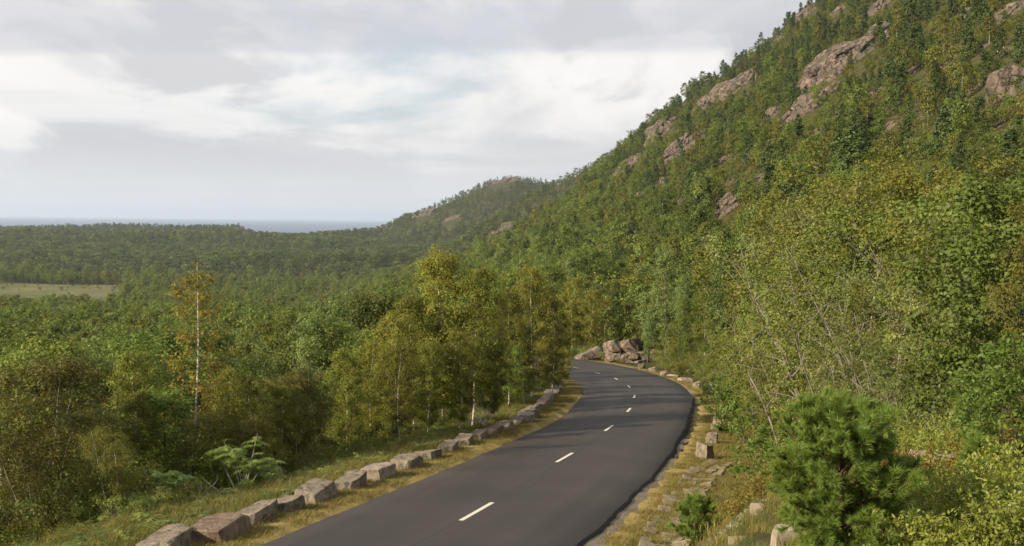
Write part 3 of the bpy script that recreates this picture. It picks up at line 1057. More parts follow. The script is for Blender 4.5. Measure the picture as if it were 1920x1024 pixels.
def build_cliffs():
    rows = [
        # px, py, half length px, half width px, angle deg, label
        (1600, 112, 92, 36, 33, 'large pink cliff face streaked with grey high on the mountainside'),
        (1525, 200, 58, 24, 34, 'pale pink slab cliff just below the large streaked cliff'),
        (1357, 400, 42, 22, 40, 'isolated tan cliff low on the mountainside above the bend'),
        (1455, 215, 30, 14, 38, 'small tan rock step left of the pale slab cliff'),
        (1390, 160, 62, 20, 24, 'long broken grey ledge under the mountain skyline'),
        (1335, 195, 34, 18, 40, 'grey-pink rock face left of the long broken ledge'),
        (1245, 245, 34, 20, 38, 'tan rock face close under the skyline trees'),
        (1275, 285, 46, 18, 40, 'tan fractured cliff in the middle of the mountain flank'),
        (1180, 312, 40, 12, 42, 'narrow slanting rock ledge lowest on the skyline flank'),
        (1310, 262, 24, 13, 38, 'small grey rock step right of the fractured cliff'),
        (1535, 325, 36, 14, 30, 'rock step half hidden by yellow-green treetops'),
        (1900, 165, 40, 34, 60, 'grey cliff cut by the upper right picture edge'),
        (1905, 22, 40, 18, 30, 'pink rock face in the upper right corner'),
        (1655, 12, 34, 12, 35, 'small pink ledge at the top of the mountainside'),
        (1800, 215, 30, 14, 45, 'brownish rock step among rusty shrubs on the upper slope'),
        (1520, 22, 30, 12, 35, 'pale ledge beside the skyline pines near the top'),
        (1470, 70, 20, 9, 30, 'small pale rock ledge below the skyline pines'),
        (1190, 440, 34, 12, 20, 'low grey rock band at the mountain foot'),
        (1420, 385, 22, 12, 40, 'dark rock step up the slope from the isolated tan cliff'),
        (940, 432, 26, 9, 30, 'grey rock patch at the foot of the middle ridge'),
        (940, 342, 30, 6, 12, 'bare pale summit ledge on the far hill'),
        (790, 405, 26, 6, 30, 'bare rock slope on the left flank of the far hill'),
        (845, 412, 18, 5, 25, 'small bare rock patch low on the far hill'),
    ]
    rs = np.random.default_rng(2024)
    small = []
    while len(small) < 26:
        a_, b_ = rs.uniform(1130, 1915), rs.uniform(20, 420)
        if b_ < MT_S(a_) + 35 or b_ > 430 - (a_ - 1130) * 0.22:
            continue
        if any(abs(a_ - r_[0]) < r_[2] + 24 and abs(b_ - r_[1]) < r_[3] + 26 for r_ in rows + small):
            continue
        small.append((a_, b_, rs.uniform(12, 26), rs.uniform(5, 9), rs.uniform(26, 46), ''))
    small.sort(key=lambda r_: r_[0])
    rows = rows + [(*r_[:5], f'small bare rock ledge among the mountainside trees, {ordinal(n_ + 1)} from left') for n_, r_ in enumerate(small)]
    cr, cu, cf = CR[:, 0], CR[:, 1], -CR[:, 2]
    for k, (px, py, hl, hw, ang, lab) in enumerate(rows):
        P = hit(px, py + hw * 0.2)
        dist = float(P[1])
        an = math.radians(ang)
        a2 = cr * math.cos(an) + cu * math.sin(an)
        b2 = -cr * math.sin(an) + cu * math.cos(an)
        b2 = b2 + cf * 1.25          # the face leans back into the hill
        a2 = a2 - cf * 0.12
        n2 = unit(np.cross(a2, b2))
        if np.dot(n2, cf) > 0:
            n2 = -n2
        ha, hb = hl / F * dist, hw / F * dist
        dep = min(ha, hb) * 0.55
        e = link('cliff', None, None, P + n2 * dep * 0.22, lab, 'cliff', 'bare rock on the mountainside')
        rgc = np.random.default_rng(500 + k)
        me = facet_rock('face', a2, b2, n2, ha * 1.15, hb * 1.15, dep * 0.5, 500 + k, M_CLIFF, 70, 96, 56, (4.6, 0.75), 0.6, 3.0, 6.0)
        link('face', me, e, (0, 0, 0))
        B0 = np.stack([unit(a2), unit(np.cross(n2, unit(a2))), n2], 1)
        nslab = 14 if hl > 40 else (8 if hl > 26 else 5)
        for q in range(nslab):
            u_, v_ = rgc.uniform(-0.95, 0.95), rgc.uniform(-0.8, 0.8)
            if u_ * u_ + v_ * v_ > 1.05:
                continue
            L_, W_ = ha * rgc.uniform(0.3, 0.75), hb * rgc.uniform(0.5, 1.1)
            me = rock_mesh('slab', (L_, W_, dep * rgc.uniform(0.7, 1.2)), 5000 + k * 40 + q, M_CLIFF, 10, 8, 0.06, 0.2, (0.7, 0.98))
            o = link('slab', me, e)
            rz = Matrix.Rotation(rgc.normal(0.35, 0.25), 3, 'Z') @ Matrix.Rotation(rgc.normal(0, 0.15), 3, 'X') @ Matrix.Rotation(rgc.normal(0, 0.12), 3, 'Y')
            m4 = (Matrix(B0.tolist()) @ rz).to_4x4()
            m4.translation = Vector(u_ * ha * a2 + v_ * hb * b2 + n2 * dep * rgc.uniform(0.05, 0.28))
            o.matrix_local = m4
        CLIFFS.append((px, py, hl, hw, an, dist))
    # outcrops beside the bend: fractured masses, every block a part
    rg = np.random.default_rng(71)

    def outcrop(px, pybase, y, w, h, cols, rows_, lab, tilt, seed, step=0.35):
        P = at(px, pybase, y)
        x, yy = P[0], y
        z = min(P[2], tz(x, yy)) - 0.2
        e = link('rock_outcrop', None, None, (x, yy, z), lab, 'rock outcrop', 'rocks at the bend')
        e.rotation_euler = (0, tilt, 0.15)
        zc = 0.0
        for r_ in range(rows_):
            ch = h / rows_ * rg.uniform(0.75, 1.25)
            n = max(1, cols + int(rg.integers(-1, 2)))
            wts = rg.uniform(0.5, 1.6, n)
            edges = np.concatenate([[0], np.cumsum(wts)]) / wts.sum() - 0.5
            for c in range(n):
                fx = (edges[c] + edges[c + 1]) / 2
                bwid = (edges[c + 1] - edges[c]) * w
                top = 1.12 - 1.2 * abs(fx + 0.06) ** 1.6 * 2
                if (r_ + 0.5) / rows_ > top + 0.1:
                    continue
                bw, bh, bd = bwid * rg.uniform(1.1, 1.3), ch * rg.uniform(1.1, 1.6), rg.uniform(2.4, 3.6)
                me = rock_mesh('block', (bw, bd, bh), seed + r_ * 20 + c, M_GRANITE, 10, 12, 0.06, 0.2, (0.70, 0.96))
                o = link('block', me, e)
                o.location = (fx * w, 0.5 + r_ * step + rg.normal(0, 0.35), zc + ch / 2 + rg.normal(0, 0.1))
                o.rotation_euler = (rg.normal(-0.1, 0.12), rg.normal(0.06, 0.12), rg.normal(0, 0.28))
            zc += ch
    outcrop(1176, 698, 140, 4.6, 4.3, 2, 3, 'big blocky tan rock outcrop beyond the road bend', 0.0, 7600, 0.25)
    outcrop(1222, 700, 138, 4.6, 3.0, 4, 4, 'fractured tan rubble face leaning on the blocky outcrop', 0.0, 7000, 0.55)
    outcrop(1262, 672, 145, 4.0, 2.6, 2, 2, 'ledge of rock behind the aspen trunks, right of the blocky outcrop', 0.05, 7200)
    P = at(1103, 668, 149)
    o = link('rock_outcrop', rock_mesh('rock_outcrop', (3.8, 3.4, 1.6), 7311, M_GRANITE, 12, 9, 0.03, 0.12, (0.8, 1.0)), None, (P[0], 149, P[2]), 'smooth sloping tan rock left of the blocky outcrop', 'rock outcrop', 'rocks at the bend')
    o.rotation_euler = (-0.15, -0.36, 0.2)


build_cliffs()
PX_KEEP_OPEN = [(1193, 662, 60, 42, 0.0, 138), (1103, 662, 40, 18, 0.4, 148)]


# ------------------------------------------------------------------ trees
def curve_pts(p0, d0, length, n, bend, rg, up=0.0):
    P = [np.array(p0, float)]
    d = unit(np.array(d0, float))
    st = length / (n - 1)
    for _ in range(n - 1):
        d = unit(d + rg.normal(0, bend, 3) + np.array([0, 0, up]))
        P.append(P[-1] + d * st)
    return np.array(P)


def leaf_quads(C, size, rg, droop=0.0, upb=0.5, aspect=0.62, out=None):
    """kite-shaped leaves at centres C"""
    n = len(C)
    s = size * rg.uniform(0.65, 1.3, n)[:, None]
    nrm = rg.normal(0, 0.8, (n, 3)) + np.array([0, 0, upb])
    if out is not None:
        nrm = nrm * 0.75 + out
    nrm = unit(nrm)
    t = rg.normal(0, 1, (n, 3)) + np.array([0, 0, -droop])
    t = unit(t - nrm * (t * nrm).sum(1, keepdims=True))
    b = np.cross(nrm, t)
    w = aspect * s
    V = np.stack([C - t * s * 0.5, C + b * w * 0.5 - t * s * 0.08, C + t * s * 0.5, C - b * w * 0.5 - t * s * 0.08], 1)
    F_ = np.arange(n * 4).reshape(n, 4)
    return V.reshape(-1, 3), F_


OAK_OUT = np.array([(0.0, -0.5), (0.05, -0.42), (0.20, -0.36), (0.13, -0.22), (0.33, -0.10), (0.17, 0.0), (0.36, 0.18), (0.17, 0.22), (0.20, 0.38), (0.0, 0.5),
                    (-0.20, 0.38), (-0.17, 0.22), (-0.36, 0.18), (-0.17, 0.0), (-0.33, -0.10), (-0.13, -0.22), (-0.20, -0.36), (-0.05, -0.42)])


def leaf_oak(C, size, rg, upb=0.8):
    n = len(C)
    s = size * rg.uniform(0.7, 1.25, n)
    nrm = unit(rg.normal(0, 1, (n, 3)) * 0.9 + np.array([-0.2, -0.3, upb]))
    t = unit(np.cross(nrm, rg.normal(0, 1, (n, 3))))
    b = np.cross(nrm, t)
    k = len(OAK_OUT)
    V = C[:, None] + s[:, None, None] * (OAK_OUT[None, :, 0:1] * b[:, None] + OAK_OUT[None, :, 1:2] * t[:, None] - 0.25 * (OAK_OUT[None, :, 1:2] ** 2) * np.array([0, 0, 1.0]))
    mid = np.array([[0, 9], [1, 8]])
    # three strips of quads and triangles about the midrib: fan the outline in halves
    right = [0, 1, 2, 3, 4, 5, 6, 7, 8, 9]
    left = [0, 17, 16, 15, 14, 13, 12, 11, 10, 9]
    tri = []
    for h in (right, left):
        for a in range(1, 8, 2):
            tri.append((h[a], h[a + 1], h[a + 2] if a + 2 < 10 else 9))
    core = [(0, 1, 3, 15, 17)]
    f4 = [(1, 3, 15, 17), (3, 5, 13, 15), (5, 7, 11, 13)]
    f3 = [(0, 1, 17), (1, 2, 3), (3, 4, 5), (5, 6, 7), (17, 15, 16), (15, 13, 14), (13, 11, 12), (7, 8, 9), (11, 9, 10), (7, 9, 11)]
    base = (np.arange(n) * k)[:, None, None]
    return V.reshape(-1, 3), (base + np.array(f4)[None]).reshape(-1, 4), (base + np.array(f3)[None]).reshape(-1, 3)


def grow(seed, H=8.0, r0=0.09, stems=1, spread=0.1, start=0.3, limbs=26, reach=0.28, top=0.25, ang=0.8, leaves=5000, leaf=0.08, clump=0.28, shape='oval', lean=0.0, twig=5, upb=0.5, bend=0.10, sides=6, oak=False, bare=0.0, droop=0.3, limb_r=0.42):
    """wood and leaf geometry of one tree, base at the origin; returns (Geo wood, Geo leaves)"""
    rg = np.random.default_rng(seed)
    wood, fol = Geo(), Geo()
    tips = []
    for sidx in range(stems):
        az = rg.uniform(0, 6.28) + sidx * 6.28 / max(1, stems)
        h = H * rg.uniform(0.82, 1.0) if stems > 1 else H
        d0 = np.array([math.cos(az) * spread, math.sin(az) * spread, 1]) + np.array([lean, 0, 0])
        P = curve_pts((0.05 * math.cos(az) * stems, 0.05 * math.sin(az) * stems, -0.3), d0, h + 0.3, 12, bend * 0.45, rg, 0.02)
        P[:, 2] *= (h) / max(P[-1, 2], 0.1)
        if stems == 1:
            P[:, :2] -= (P[-1, :2] * 0.85)[None] * np.linspace(0, 1, len(P))[:, None] ** 1.3
        t = np.linspace(0, 1, len(P))
        r = r0 * (1 - 0.88 * t ** 0.9) * (1.0 if stems == 1 else 0.8)
        r[0] *= 1.35
        wood.tube(P, r, sides)
        nl = max(4, limbs // stems)
        for i in range(nl):
            f = start + (0.97 - start) * ((i + rg.uniform(0, 0.9)) / nl)
            g = (f - start) / (1 - start)
            if shape == 'oval':
                pr = math.sin(math.pi * min(1, 0.16 + 0.80 * g)) ** 0.75
            elif shape == 'cone':
                pr = (1 - g) ** 0.85 + 0.06
            elif shape == 'dome':
                pr = math.sqrt(max(0, 1 - g * g)) * 0.95 + 0.1
            elif shape == 'vase':
                pr = 0.45 + 0.75 * g if g < 0.75 else 1.05 - 1.6 * (g - 0.75)
            else:
                pr = 0.5 + 0.5 * math.sin(math.pi * g)
            ln = H * reach * pr * rg.uniform(0.7, 1.15) + 0.08 * H * (1 - g) * 0.2
            k = f * (len(P) - 1)
            i0 = min(int(k), len(P) - 2)
            p = P[i0] + (P[i0 + 1] - P[i0]) * (k - i0)
            az2 = i * 2.399 + rg.uniform(-0.5, 0.5) + sidx
            el = ang * (1.0 - 0.25 * g) + rg.normal(0, 0.12) if shape != 'cone' else rg.normal(0.05, 0.15) + 0.5 * g
            d = np.array([math.cos(az2) * math.cos(el), math.sin(az2) * math.cos(el), math.sin(el)])
            Q = curve_pts(p, d, ln, 6, bend, rg, 0.03 if shape != 'cone' else -0.02)
            rr = max(0.006, float(np.interp(f, t, r)) * limb_r)
            wood.tube(Q, rr * np.linspace(1, 0.25, 6), 4, 1)
            for q in range(twig):
                ff = rg.uniform(0.3, 1.0)
                k2 = ff * 5
                j0 = min(int(k2), 4)
                p2 = Q[j0] + (Q[j0 + 1] - Q[j0]) * (k2 - j0)
                d2 = unit(d + rg.normal(0, 0.75, 3) + np.array([0, 0, 0.15]))
                T = curve_pts(p2, d2, ln * rg.uniform(0.25, 0.5), 4, bend * 1.3, rg, 0.0)
                wood.tube(T, rr * 0.35 * np.array([1, 0.8, 0.6, 0.35]), 3, 1)
                if rg.random() >= bare:
                    tips += [T[3], T[2], (T[2] + T[3]) / 2]
            if rg.random() >= bare:
                tips.append(Q[-1])
    tips = np.array(tips)
    n = leaves
    pw = rg.gamma(0.75, 1.0, len(tips)) + 0.05
    ci = rg.choice(len(tips), n, p=pw / pw.sum())
    wgt = rg.uniform(0.55, 1.5, len(tips))[ci][:, None]
    off = rg.normal(0, 1, (n, 3)) * clump * wgt * np.array([0.8, 0.8, 0.6])
    C = tips[ci] + off
    C[:, 2] = np.where(C[:, 2] < 0.15, 0.15 + rg.uniform(0, 0.5, n), C[:, 2])
    if oak:
        V, f4, f3 = leaf_oak(C, leaf, rg)
        o = fol.n
        fol.V.append(V)
        fol.G += [(f4, 0), (f3, 0)]
        fol.n += len(V)
    else:
        V, f = leaf_quads(C, leaf, rg, droop, upb, 0.62, unit(off) * 1.1 + unit(C - np.array([0, 0, H * 0.5])) * 0.7)
        fol.add(V, f)
    return wood, fol


class Proto:
    def __init__(self, wood, fol, wm, lm, H):
        self.wood = wood.mesh('trunk', [wm, M_TWIG if wm is not M_GREY_BARK else M_GREY_TWIG], True)
        self.fol = fol.mesh('crown', [lm])
        self.H = H


def both(name, wood, fol, wm, lm, coll):
    g = Geo()
    g.V = wood.V + fol.V
    n0 = wood.n
    g.G = [(f, m) for f, m in wood.G] + [(f + n0, 2) for f, m in fol.G]
    o = bpy.data.objects.new(name, g.mesh(name, [wm, M_TWIG, lm]))
    coll.objects.link(o)
    return o


PROTO = {}


def add_proto(kind, wm, lm, **kw):
    w, f = grow(**kw)
    PROTO.setdefault(kind, []).append(Proto(w, f, wm, lm, kw.get('H', 8.0)))


# near trees
for s in range(3):
    add_proto('birch', M_BIRCH_BARK, M_BIRCH_LEAF, seed=10 + s, H=8, r0=0.060, start=0.15, limbs=46, reach=0.19, ang=0.75, leaves=19000, leaf=0.092, clump=0.21, shape='oval', bend=0.12)
for s in range(3):
    add_proto('rusty_birch', M_BIRCH_BARK, M_BROWN_LEAF, seed=20 + s, H=7, r0=0.05, stems=2 + s % 2, spread=0.16, start=0.20, limbs=44, reach=0.22, ang=0.7, leaves=15000, leaf=0.085, clump=0.23, shape='oval', bend=0.14)
add_proto('slender_birch', M_BIRCH_BARK, leaf_mat('orange_birch_leaf', [(0.135, 0.095, 0.014), (0.15, 0.11, 0.018), (0.095, 0.088, 0.014), (0.11, 0.10, 0.018)], 0.3, 0.1, 0.01), seed=31, H=8, r0=0.062, start=0.30, limbs=46, reach=0.115, ang=0.6, leaves=3500, leaf=0.09, clump=0.15, shape='oval', bend=0.05, lean=-0.03, bare=0.1)
for s in range(3):
    add_proto('maple', M_DARK_BARK, M_MAPLE_LEAF, seed=40 + s, H=7, r0=0.09, stems=1 + s % 2, spread=0.14, start=0.08, limbs=46, reach=0.30, ang=0.7, leaves=15000, leaf=0.125, clump=0.25, shape='dome', bend=0.13)
for s in range(2):
    add_proto('aspen', M_GREY_BARK, M_ASPEN_LEAF, seed=50 + s, H=8, r0=0.065, start=0.12, limbs=50, reach=0.15, ang=1.0, leaves=12000, leaf=0.105, clump=0.18, shape='col', bend=0.10)
for s in range(3):
    add_proto('grey_birch', M_GREY_BARK, M_OLIVE_LEAF, seed=60 + s, H=7, r0=0.055, stems=4, spread=0.30, start=0.14, limbs=60, reach=0.24, ang=0.7, leaves=13500, leaf=0.09, clump=0.16, shape='vase', bend=0.18, bare=0.30, limb_r=0.7)
for s in (0, 1, 0):
    add_proto('olive_birch', M_GREY_BARK, [M_BIRCH_LEAF, M_SHRUB_LEAF][s], seed=66 + s, H=7, r0=0.055, stems=3, spread=0.28, start=0.14, limbs=54, reach=0.25, ang=0.7, leaves=17000, leaf=0.09, clump=0.17, shape='vase', bend=0.17, bare=0.18, limb_r=0.6)
for s in range(2):
    add_proto('bare_birch', M_GREY_BARK, M_SHRUB_LEAF, seed=86 + s, H=7, r0=0.075, stems=4, spread=0.42, start=0.22, limbs=44, reach=0.26, ang=0.75, leaves=2600, leaf=0.085, clump=0.16, shape='vase', bend=0.2, bare=0.72, limb_r=0.62)
for s in range(2):
    add_proto('oak', M_DARK_BARK, M_OAK_LEAF, seed=70 + s, H=5, r0=0.05, stems=2, spread=0.2, start=0.08, limbs=40, reach=0.30, ang=0.6, leaves=5200, leaf=0.125, clump=0.17, shape='oval', bend=0.14, oak=True)
add_proto('oak_sapling', M_DARK_BARK, M_OAK_LEAF, seed=75, H=2.4, r0=0.025, stems=2, spread=0.3, start=0.12, limbs=18, reach=0.30, ang=0.5, leaves=900, leaf=0.13, clump=0.13, shape='oval', oak=True)
for s in range(2):
    add_proto('dark_pine', M_DARK_BARK, M_PINE_LEAF, seed=80 + s, H=8, r0=0.10, start=0.10, limbs=56, reach=0.22, leaves=9000, leaf=0.17, clump=0.15, shape='cone', bend=0.06, droop=0.0, upb=0.7)
for s in range(3):
    add_proto('shrub', M_DARK_BARK, [M_MAPLE_LEAF, M_BROWN_LEAF, M_OLIVE_LEAF][s], seed=90 + s, H=2.2, r0=0.02, stems=4, spread=0.5, start=0.08, limbs=28, reach=0.34, ang=0.7, leaves=4500, leaf=0.08, clump=0.16, shape='dome', bend=0.16)

# the wood farther off, fewer and larger leaves
for s in range(4):
    add_proto('maple_mid', M_DARK_BARK, M_MAPLE_LEAF, seed=140 + s, H=7, r0=0.11, start=0.14, limbs=18, reach=0.31, ang=0.65, leaves=2800, leaf=0.25, clump=0.36, shape='dome', twig=2, sides=4)
for s in range(3):
    add_proto('birch_mid', M_BIRCH_BARK, [M_BIRCH_LEAF, M_BROWN_LEAF, M_BIRCH_LEAF][s], seed=150 + s, H=7, r0=0.065, start=0.24, limbs=20, reach=0.22, ang=0.7, leaves=2300, leaf=0.24, clump=0.32, shape='oval', twig=4, sides=4)
for s in range(2):
    add_proto('aspen_mid', M_GREY_BARK, M_ASPEN_LEAF, seed=160 + s, H=8, r0=0.09, start=0.2, limbs=22, reach=0.13, ang=1.0, leaves=1900, leaf=0.24, clump=0.24, shape='col', twig=4, sides=4)
for s in range(2):
    add_proto('pine_mid', M_DARK_BARK, M_PINE_LEAF, seed=170 + s, H=7, r0=0.11, start=0.15, limbs=30, reach=0.24, leaves=2200, leaf=0.28, clump=0.22, shape='cone', twig=3, sides=4, droop=0.0, upb=0.8)

# scatter collections: combined meshes
MIDC = bpy.data.collections.new('wood_prototypes')
FARC = bpy.data.collections.new('far_wood_prototypes')
UNDC = bpy.data.collections.new('undergrowth_prototypes')
GRSC = bpy.data.collections.new('grass_prototypes')
DGRC = bpy.data.collections.new('dry_grass_prototypes')
FRNC = bpy.data.collections.new('fern_prototypes')


def coll_tree(coll, i, wm, lm, **kw):
    w, f = grow(**kw)
    return both(f'p{i:02d}', w, f, wm, lm, coll)


i = 0
for s in range(4):
    coll_tree(MIDC, i, M_DARK_BARK, M_MAPLE_LEAF, seed=240 + s, H=7, r0=0.08, start=0.12, limbs=15, reach=0.32, ang=0.65, leaves=1700, leaf=0.30, clump=0.40, shape='dome', twig=2, sides=4)
    i += 1
for s in range(3):
    coll_tree(MIDC, i, M_BIRCH_BARK, [M_BIRCH_LEAF, M_BROWN_LEAF, M_BROWN_LEAF][s], seed=250 + s, H=7, r0=0.065, start=0.24, limbs=18, reach=0.24, ang=0.7, leaves=1300, leaf=0.31, clump=0.34, shape='oval', twig=3, sides=4)
    i += 1
coll_tree(MIDC, i, M_GREY_BARK, M_ASPEN_LEAF, seed=260, H=8, r0=0.09, start=0.2, limbs=20, reach=0.14, ang=1.0, leaves=1100, leaf=0.31, clump=0.28, shape='col', twig=3, sides=4)
i += 1
for s in range(2):
    coll_tree(MIDC, i, M_DARK_BARK, M_PINE_LEAF, seed=270 + s, H=7, r0=0.11, start=0.12, limbs=26, reach=0.25, leaves=1300, leaf=0.34, clump=0.24, shape='cone', twig=3, sides=4, droop=0.0, upb=0.8)
    i += 1
for s in range(2):
    coll_tree(MIDC, i, M_DARK_BARK, [M_BROWN_LEAF, M_MAPLE_LEAF][s], seed=280 + s, H=2.6, r0=0.04, stems=3, spread=0.4, start=0.1, limbs=16, reach=0.45, leaves=420, leaf=0.26, clump=0.30, shape='dome', twig=3, sides=3)
    i += 1
i = 0
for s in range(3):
    coll_tree(FARC, i, M_DARK_BARK, M_FAR_LEAF_SHADED[s], seed=340 + s, H=9, r0=0.2, start=0.10, limbs=16, reach=0.48, ang=0.5, leaves=420, leaf=0.95, clump=0.7, shape='dome', twig=2, sides=3)
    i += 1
coll_tree(FARC, i, M_DARK_BARK, M_BROWN_LEAF, seed=350, H=9, r0=0.2, start=0.25, limbs=12, reach=0.32, ang=0.6, leaves=260, leaf=0.85, clump=0.7, shape='oval', twig=2, sides=3)
i += 1
for s in range(2):
    coll_tree(FARC, i, M_DARK_BARK, M_PINE_LEAF, seed=370 + s, H=11, r0=0.2, start=0.1, limbs=18, reach=0.22, leaves=300, leaf=0.85, clump=0.5, shape='cone', twig=2, sides=3, droop=0, upb=0.8)
    i += 1

i = 0
for s, lm in enumerate((M_MAPLE_LEAF, M_BROWN_LEAF, M_OLIVE_LEAF, M_BROWN_LEAF)):
    coll_tree(UNDC, i, M_DARK_BARK, lm, seed=390 + s, H=2.0, r0=0.02, stems=4, spread=0.5, start=0.06, limbs=22, reach=0.42, ang=0.6, leaves=2600, leaf=0.09, clump=0.20, shape='dome', bend=0.16, twig=4, sides=3)
    i += 1


def blades(n, h, spread, w, seed, lean=0.4):
    rg = np.random.default_rng(seed)
    b = np.concatenate([rg.normal(0, spread, (n, 2)), np.zeros((n, 1))], 1)
    az = rg.uniform(0, 6.28, n)
    hh = h * rg.uniform(0.5, 1.2, n)
    out = np.stack([np.cos(az), np.sin(az), 0 * az], -1)
    sd = np.stack([-np.sin(az), np.cos(az), 0 * az], -1)
    le = rg.uniform(0.1, lean, n)
    mid = b + out * (hh * le * 0.4)[:, None] + np.array([0, 0, 1]) * (hh * 0.6)[:, None]
    tip = b + out * (hh * le * 1.3)[:, None] + np.array([0, 0, 1]) * hh[:, None]
    V = np.stack([b - sd * w, b + sd * w, mid + sd * w * 0.8, mid - sd * w * 0.8, tip], 1).reshape(-1, 3)
    o = (np.arange(n) * 5)[:, None]
    g = Geo()
    g.add(V, o + np.array([0, 1, 2, 3]))
    g.G.append((o + np.array([3, 2, 4]), 0))
    return g


for k in range(3):
    o = bpy.data.objects.new(f'p{k:02d}', blades(70, 0.10, 0.16, 0.005, 60 + k, 1.2).mesh('dry_tuft', [M_GRASS_DRY]))
    DGRC.objects.link(o)
for k in range(3):
    o = bpy.data.objects.new(f'p{k:02d}', blades(60, 0.34, 0.14, 0.006, 70 + k, 0.7).mesh('tall_tuft', [M_GRASS_GREEN if k < 2 else M_GRASS_DRY]))
    GRSC.objects.link(o)


def pinnate(g, base, direction, length, pairs, leaflet, rg, sag=0.5, mat=0):
    """a compound leaf: arching rachis with paired leaflets"""
    d = unit(np.array(direction, float))
    sd = unit(np.cross(d, (0, 0, 1.0)) + 1e-6)
    t = np.linspace(0, 1, pairs + 2)
    P = np.array(base)[None] + d[None] * (t * length)[:, None] - np.array([0, 0, 1.0])[None] * (sag * length * t ** 2)[:, None]
    g.tube(P[::max(1, len(P) // 4)], 0.004, 3, mat)
    tt = t[1:]
    for sg in (-1, 1):
        ln = leaflet * (0.45 + 0.9 * np.sin(math.pi * np.clip(tt * 0.85 + 0.1, 0, 1))) * rg.uniform(0.85, 1.1, len(tt))
        o = unit(sd[None] * sg + d[None] * 0.35 - np.array([0, 0, 0.55])[None] + rg.normal(0, 0.12, (len(tt), 3)))
        w = unit(np.cross(o, d[None] * 0.2 + np.array([0, 0, 1.0])[None]))
        a = P[1:]
        c = a + o * (ln * 0.4)[:, None]
        e = a + o * ln[:, None]
        V = np.stack([a, c + w * (ln * 0.15)[:, None], e, c - w * (ln * 0.15)[:, None]], 1).reshape(-1, 3)
        g.add(V, np.arange(len(V)).reshape(-1, 4), mat)


for k in range(3):
    rg = np.random.default_rng(600 + k)
    g = Geo()
    for q in range(9):
        az = q * 0.7 + rg.uniform(-0.3, 0.3)
        el = rg.uniform(0.5, 1.1)
        pinnate(g, (0, 0, 0), (math.cos(az) * math.cos(el), math.sin(az) * math.cos(el), math.sin(el)), rg.uniform(0.4, 0.65), 9, 0.12, rg, 0.45)
    FRNC.objects.link(bpy.data.objects.new(f'p{k:02d}', g.mesh('fern', [M_FERN_LEAF])))


def scatter(name, pts, idx, scl, rot, coll, label=None, cat=None):
    me = bpy.data.meshes.new(name)
    me.vertices.add(len(pts))
    me.vertices.foreach_set('co', np.asarray(pts, np.float32).ravel())
    for nm, typ, v in (('idx', 'INT', np.asarray(idx, np.int32)), ('scl', 'FLOAT', np.asarray(scl, np.float32)), ('rot', 'FLOAT', np.asarray(rot, np.float32))):
        a = me.attributes.new(nm, typ, 'POINT')
        a.data.foreach_set('value', v)
    o = link(name, me, label=label, cat=cat, kind='stuff')
    ng = bpy.data.node_groups.new(name + '_scatter', 'GeometryNodeTree')
    ng.interface.new_socket('Geometry', in_out='INPUT', socket_type='NodeSocketGeometry')
    ng.interface.new_socket('Geometry', in_out='OUTPUT', socket_type='NodeSocketGeometry')
    N, L = ng.nodes.new, ng.links.new
    gi, go = N('NodeGroupInput'), N('NodeGroupOutput')
    ci = N('GeometryNodeCollectionInfo')
    ci.inputs['Collection'].default_value = coll
    ci.inputs['Separate Children'].default_value = True
    ci.inputs['Reset Children'].default_value = True
    ip = N('GeometryNodeInstanceOnPoints')
    ip.inputs['Pick Instance'].default_value = True

    def attr(nm, typ):
        a = N('GeometryNodeInputNamedAttribute')
        a.data_type = typ
        a.inputs['Name'].default_value = nm
        return a.outputs['Attribute']
    L(gi.outputs[0], ip.inputs['Points'])
    L(ci.outputs[0], ip.inputs['Instance'])
    L(attr('idx', 'INT'), ip.inputs['Instance Index'])
    cx = N('ShaderNodeCombineXYZ')
    L(attr('rot', 'FLOAT'), cx.inputs[2])
    L(cx.outputs[0], ip.inputs['Rotation'])
    cs = N('ShaderNodeCombineXYZ')
    sc_ = attr('scl', 'FLOAT')
    for q in range(3):
        L(sc_, cs.inputs[q])
    L(cs.outputs[0], ip.inputs['Scale'])
    L(ip.outputs[0], go.inputs[0])
    md = o.modifiers.new('scatter', 'NODES')
    md.node_group = ng
    return o


TREES = []      # (object, kind, look, px, depth, height)
LOOK = {'birch': ('birch_tree', 'birch'), 'rusty_birch': ('birch_tree', 'birch'), 'slender_birch': ('birch_tree', 'birch'), 'grey_birch': ('birch_tree', 'birch'), 'olive_birch': ('birch_tree', 'birch'), 'bare_birch': ('birch_tree', 'birch'),
        'maple': ('maple_tree', 'maple'), 'maple_mid': ('maple_tree', 'maple'), 'birch_mid': ('birch_tree', 'birch'), 'aspen': ('aspen_tree', 'aspen'), 'aspen_mid': ('aspen_tree', 'aspen'), 'oak': ('oak_tree', 'oak'), 'oak_sapling': ('oak_sapling', 'oak'),
        'dark_pine': ('pine_tree', 'pine'), 'pine_mid': ('pine_tree', 'pine'), 'shrub': ('shrub', 'shrub')}
ADJ = {'birch': 'olive-gold white-stemmed birch', 'rusty_birch': 'rusty brown birch', 'slender_birch': 'orange-tipped slender birch', 'grey_birch': 'light olive grey-stemmed birch', 'olive_birch': 'gold-green many-stemmed birch', 'bare_birch': 'half-bare grey-branched birch',
       'maple': 'bushy green maple', 'maple_mid': 'rounded green maple', 'birch_mid': 'brownish thin birch', 'aspen': 'pale green upright aspen', 'aspen_mid': 'pale narrow aspen', 'oak': 'dark green oak with lobed leaves', 'oak_sapling': 'small lobed-leaf oak sapling',
       'dark_pine': 'dark conical pine', 'pine_mid': 'dark small pine', 'shrub': 'low leafy shrub'}


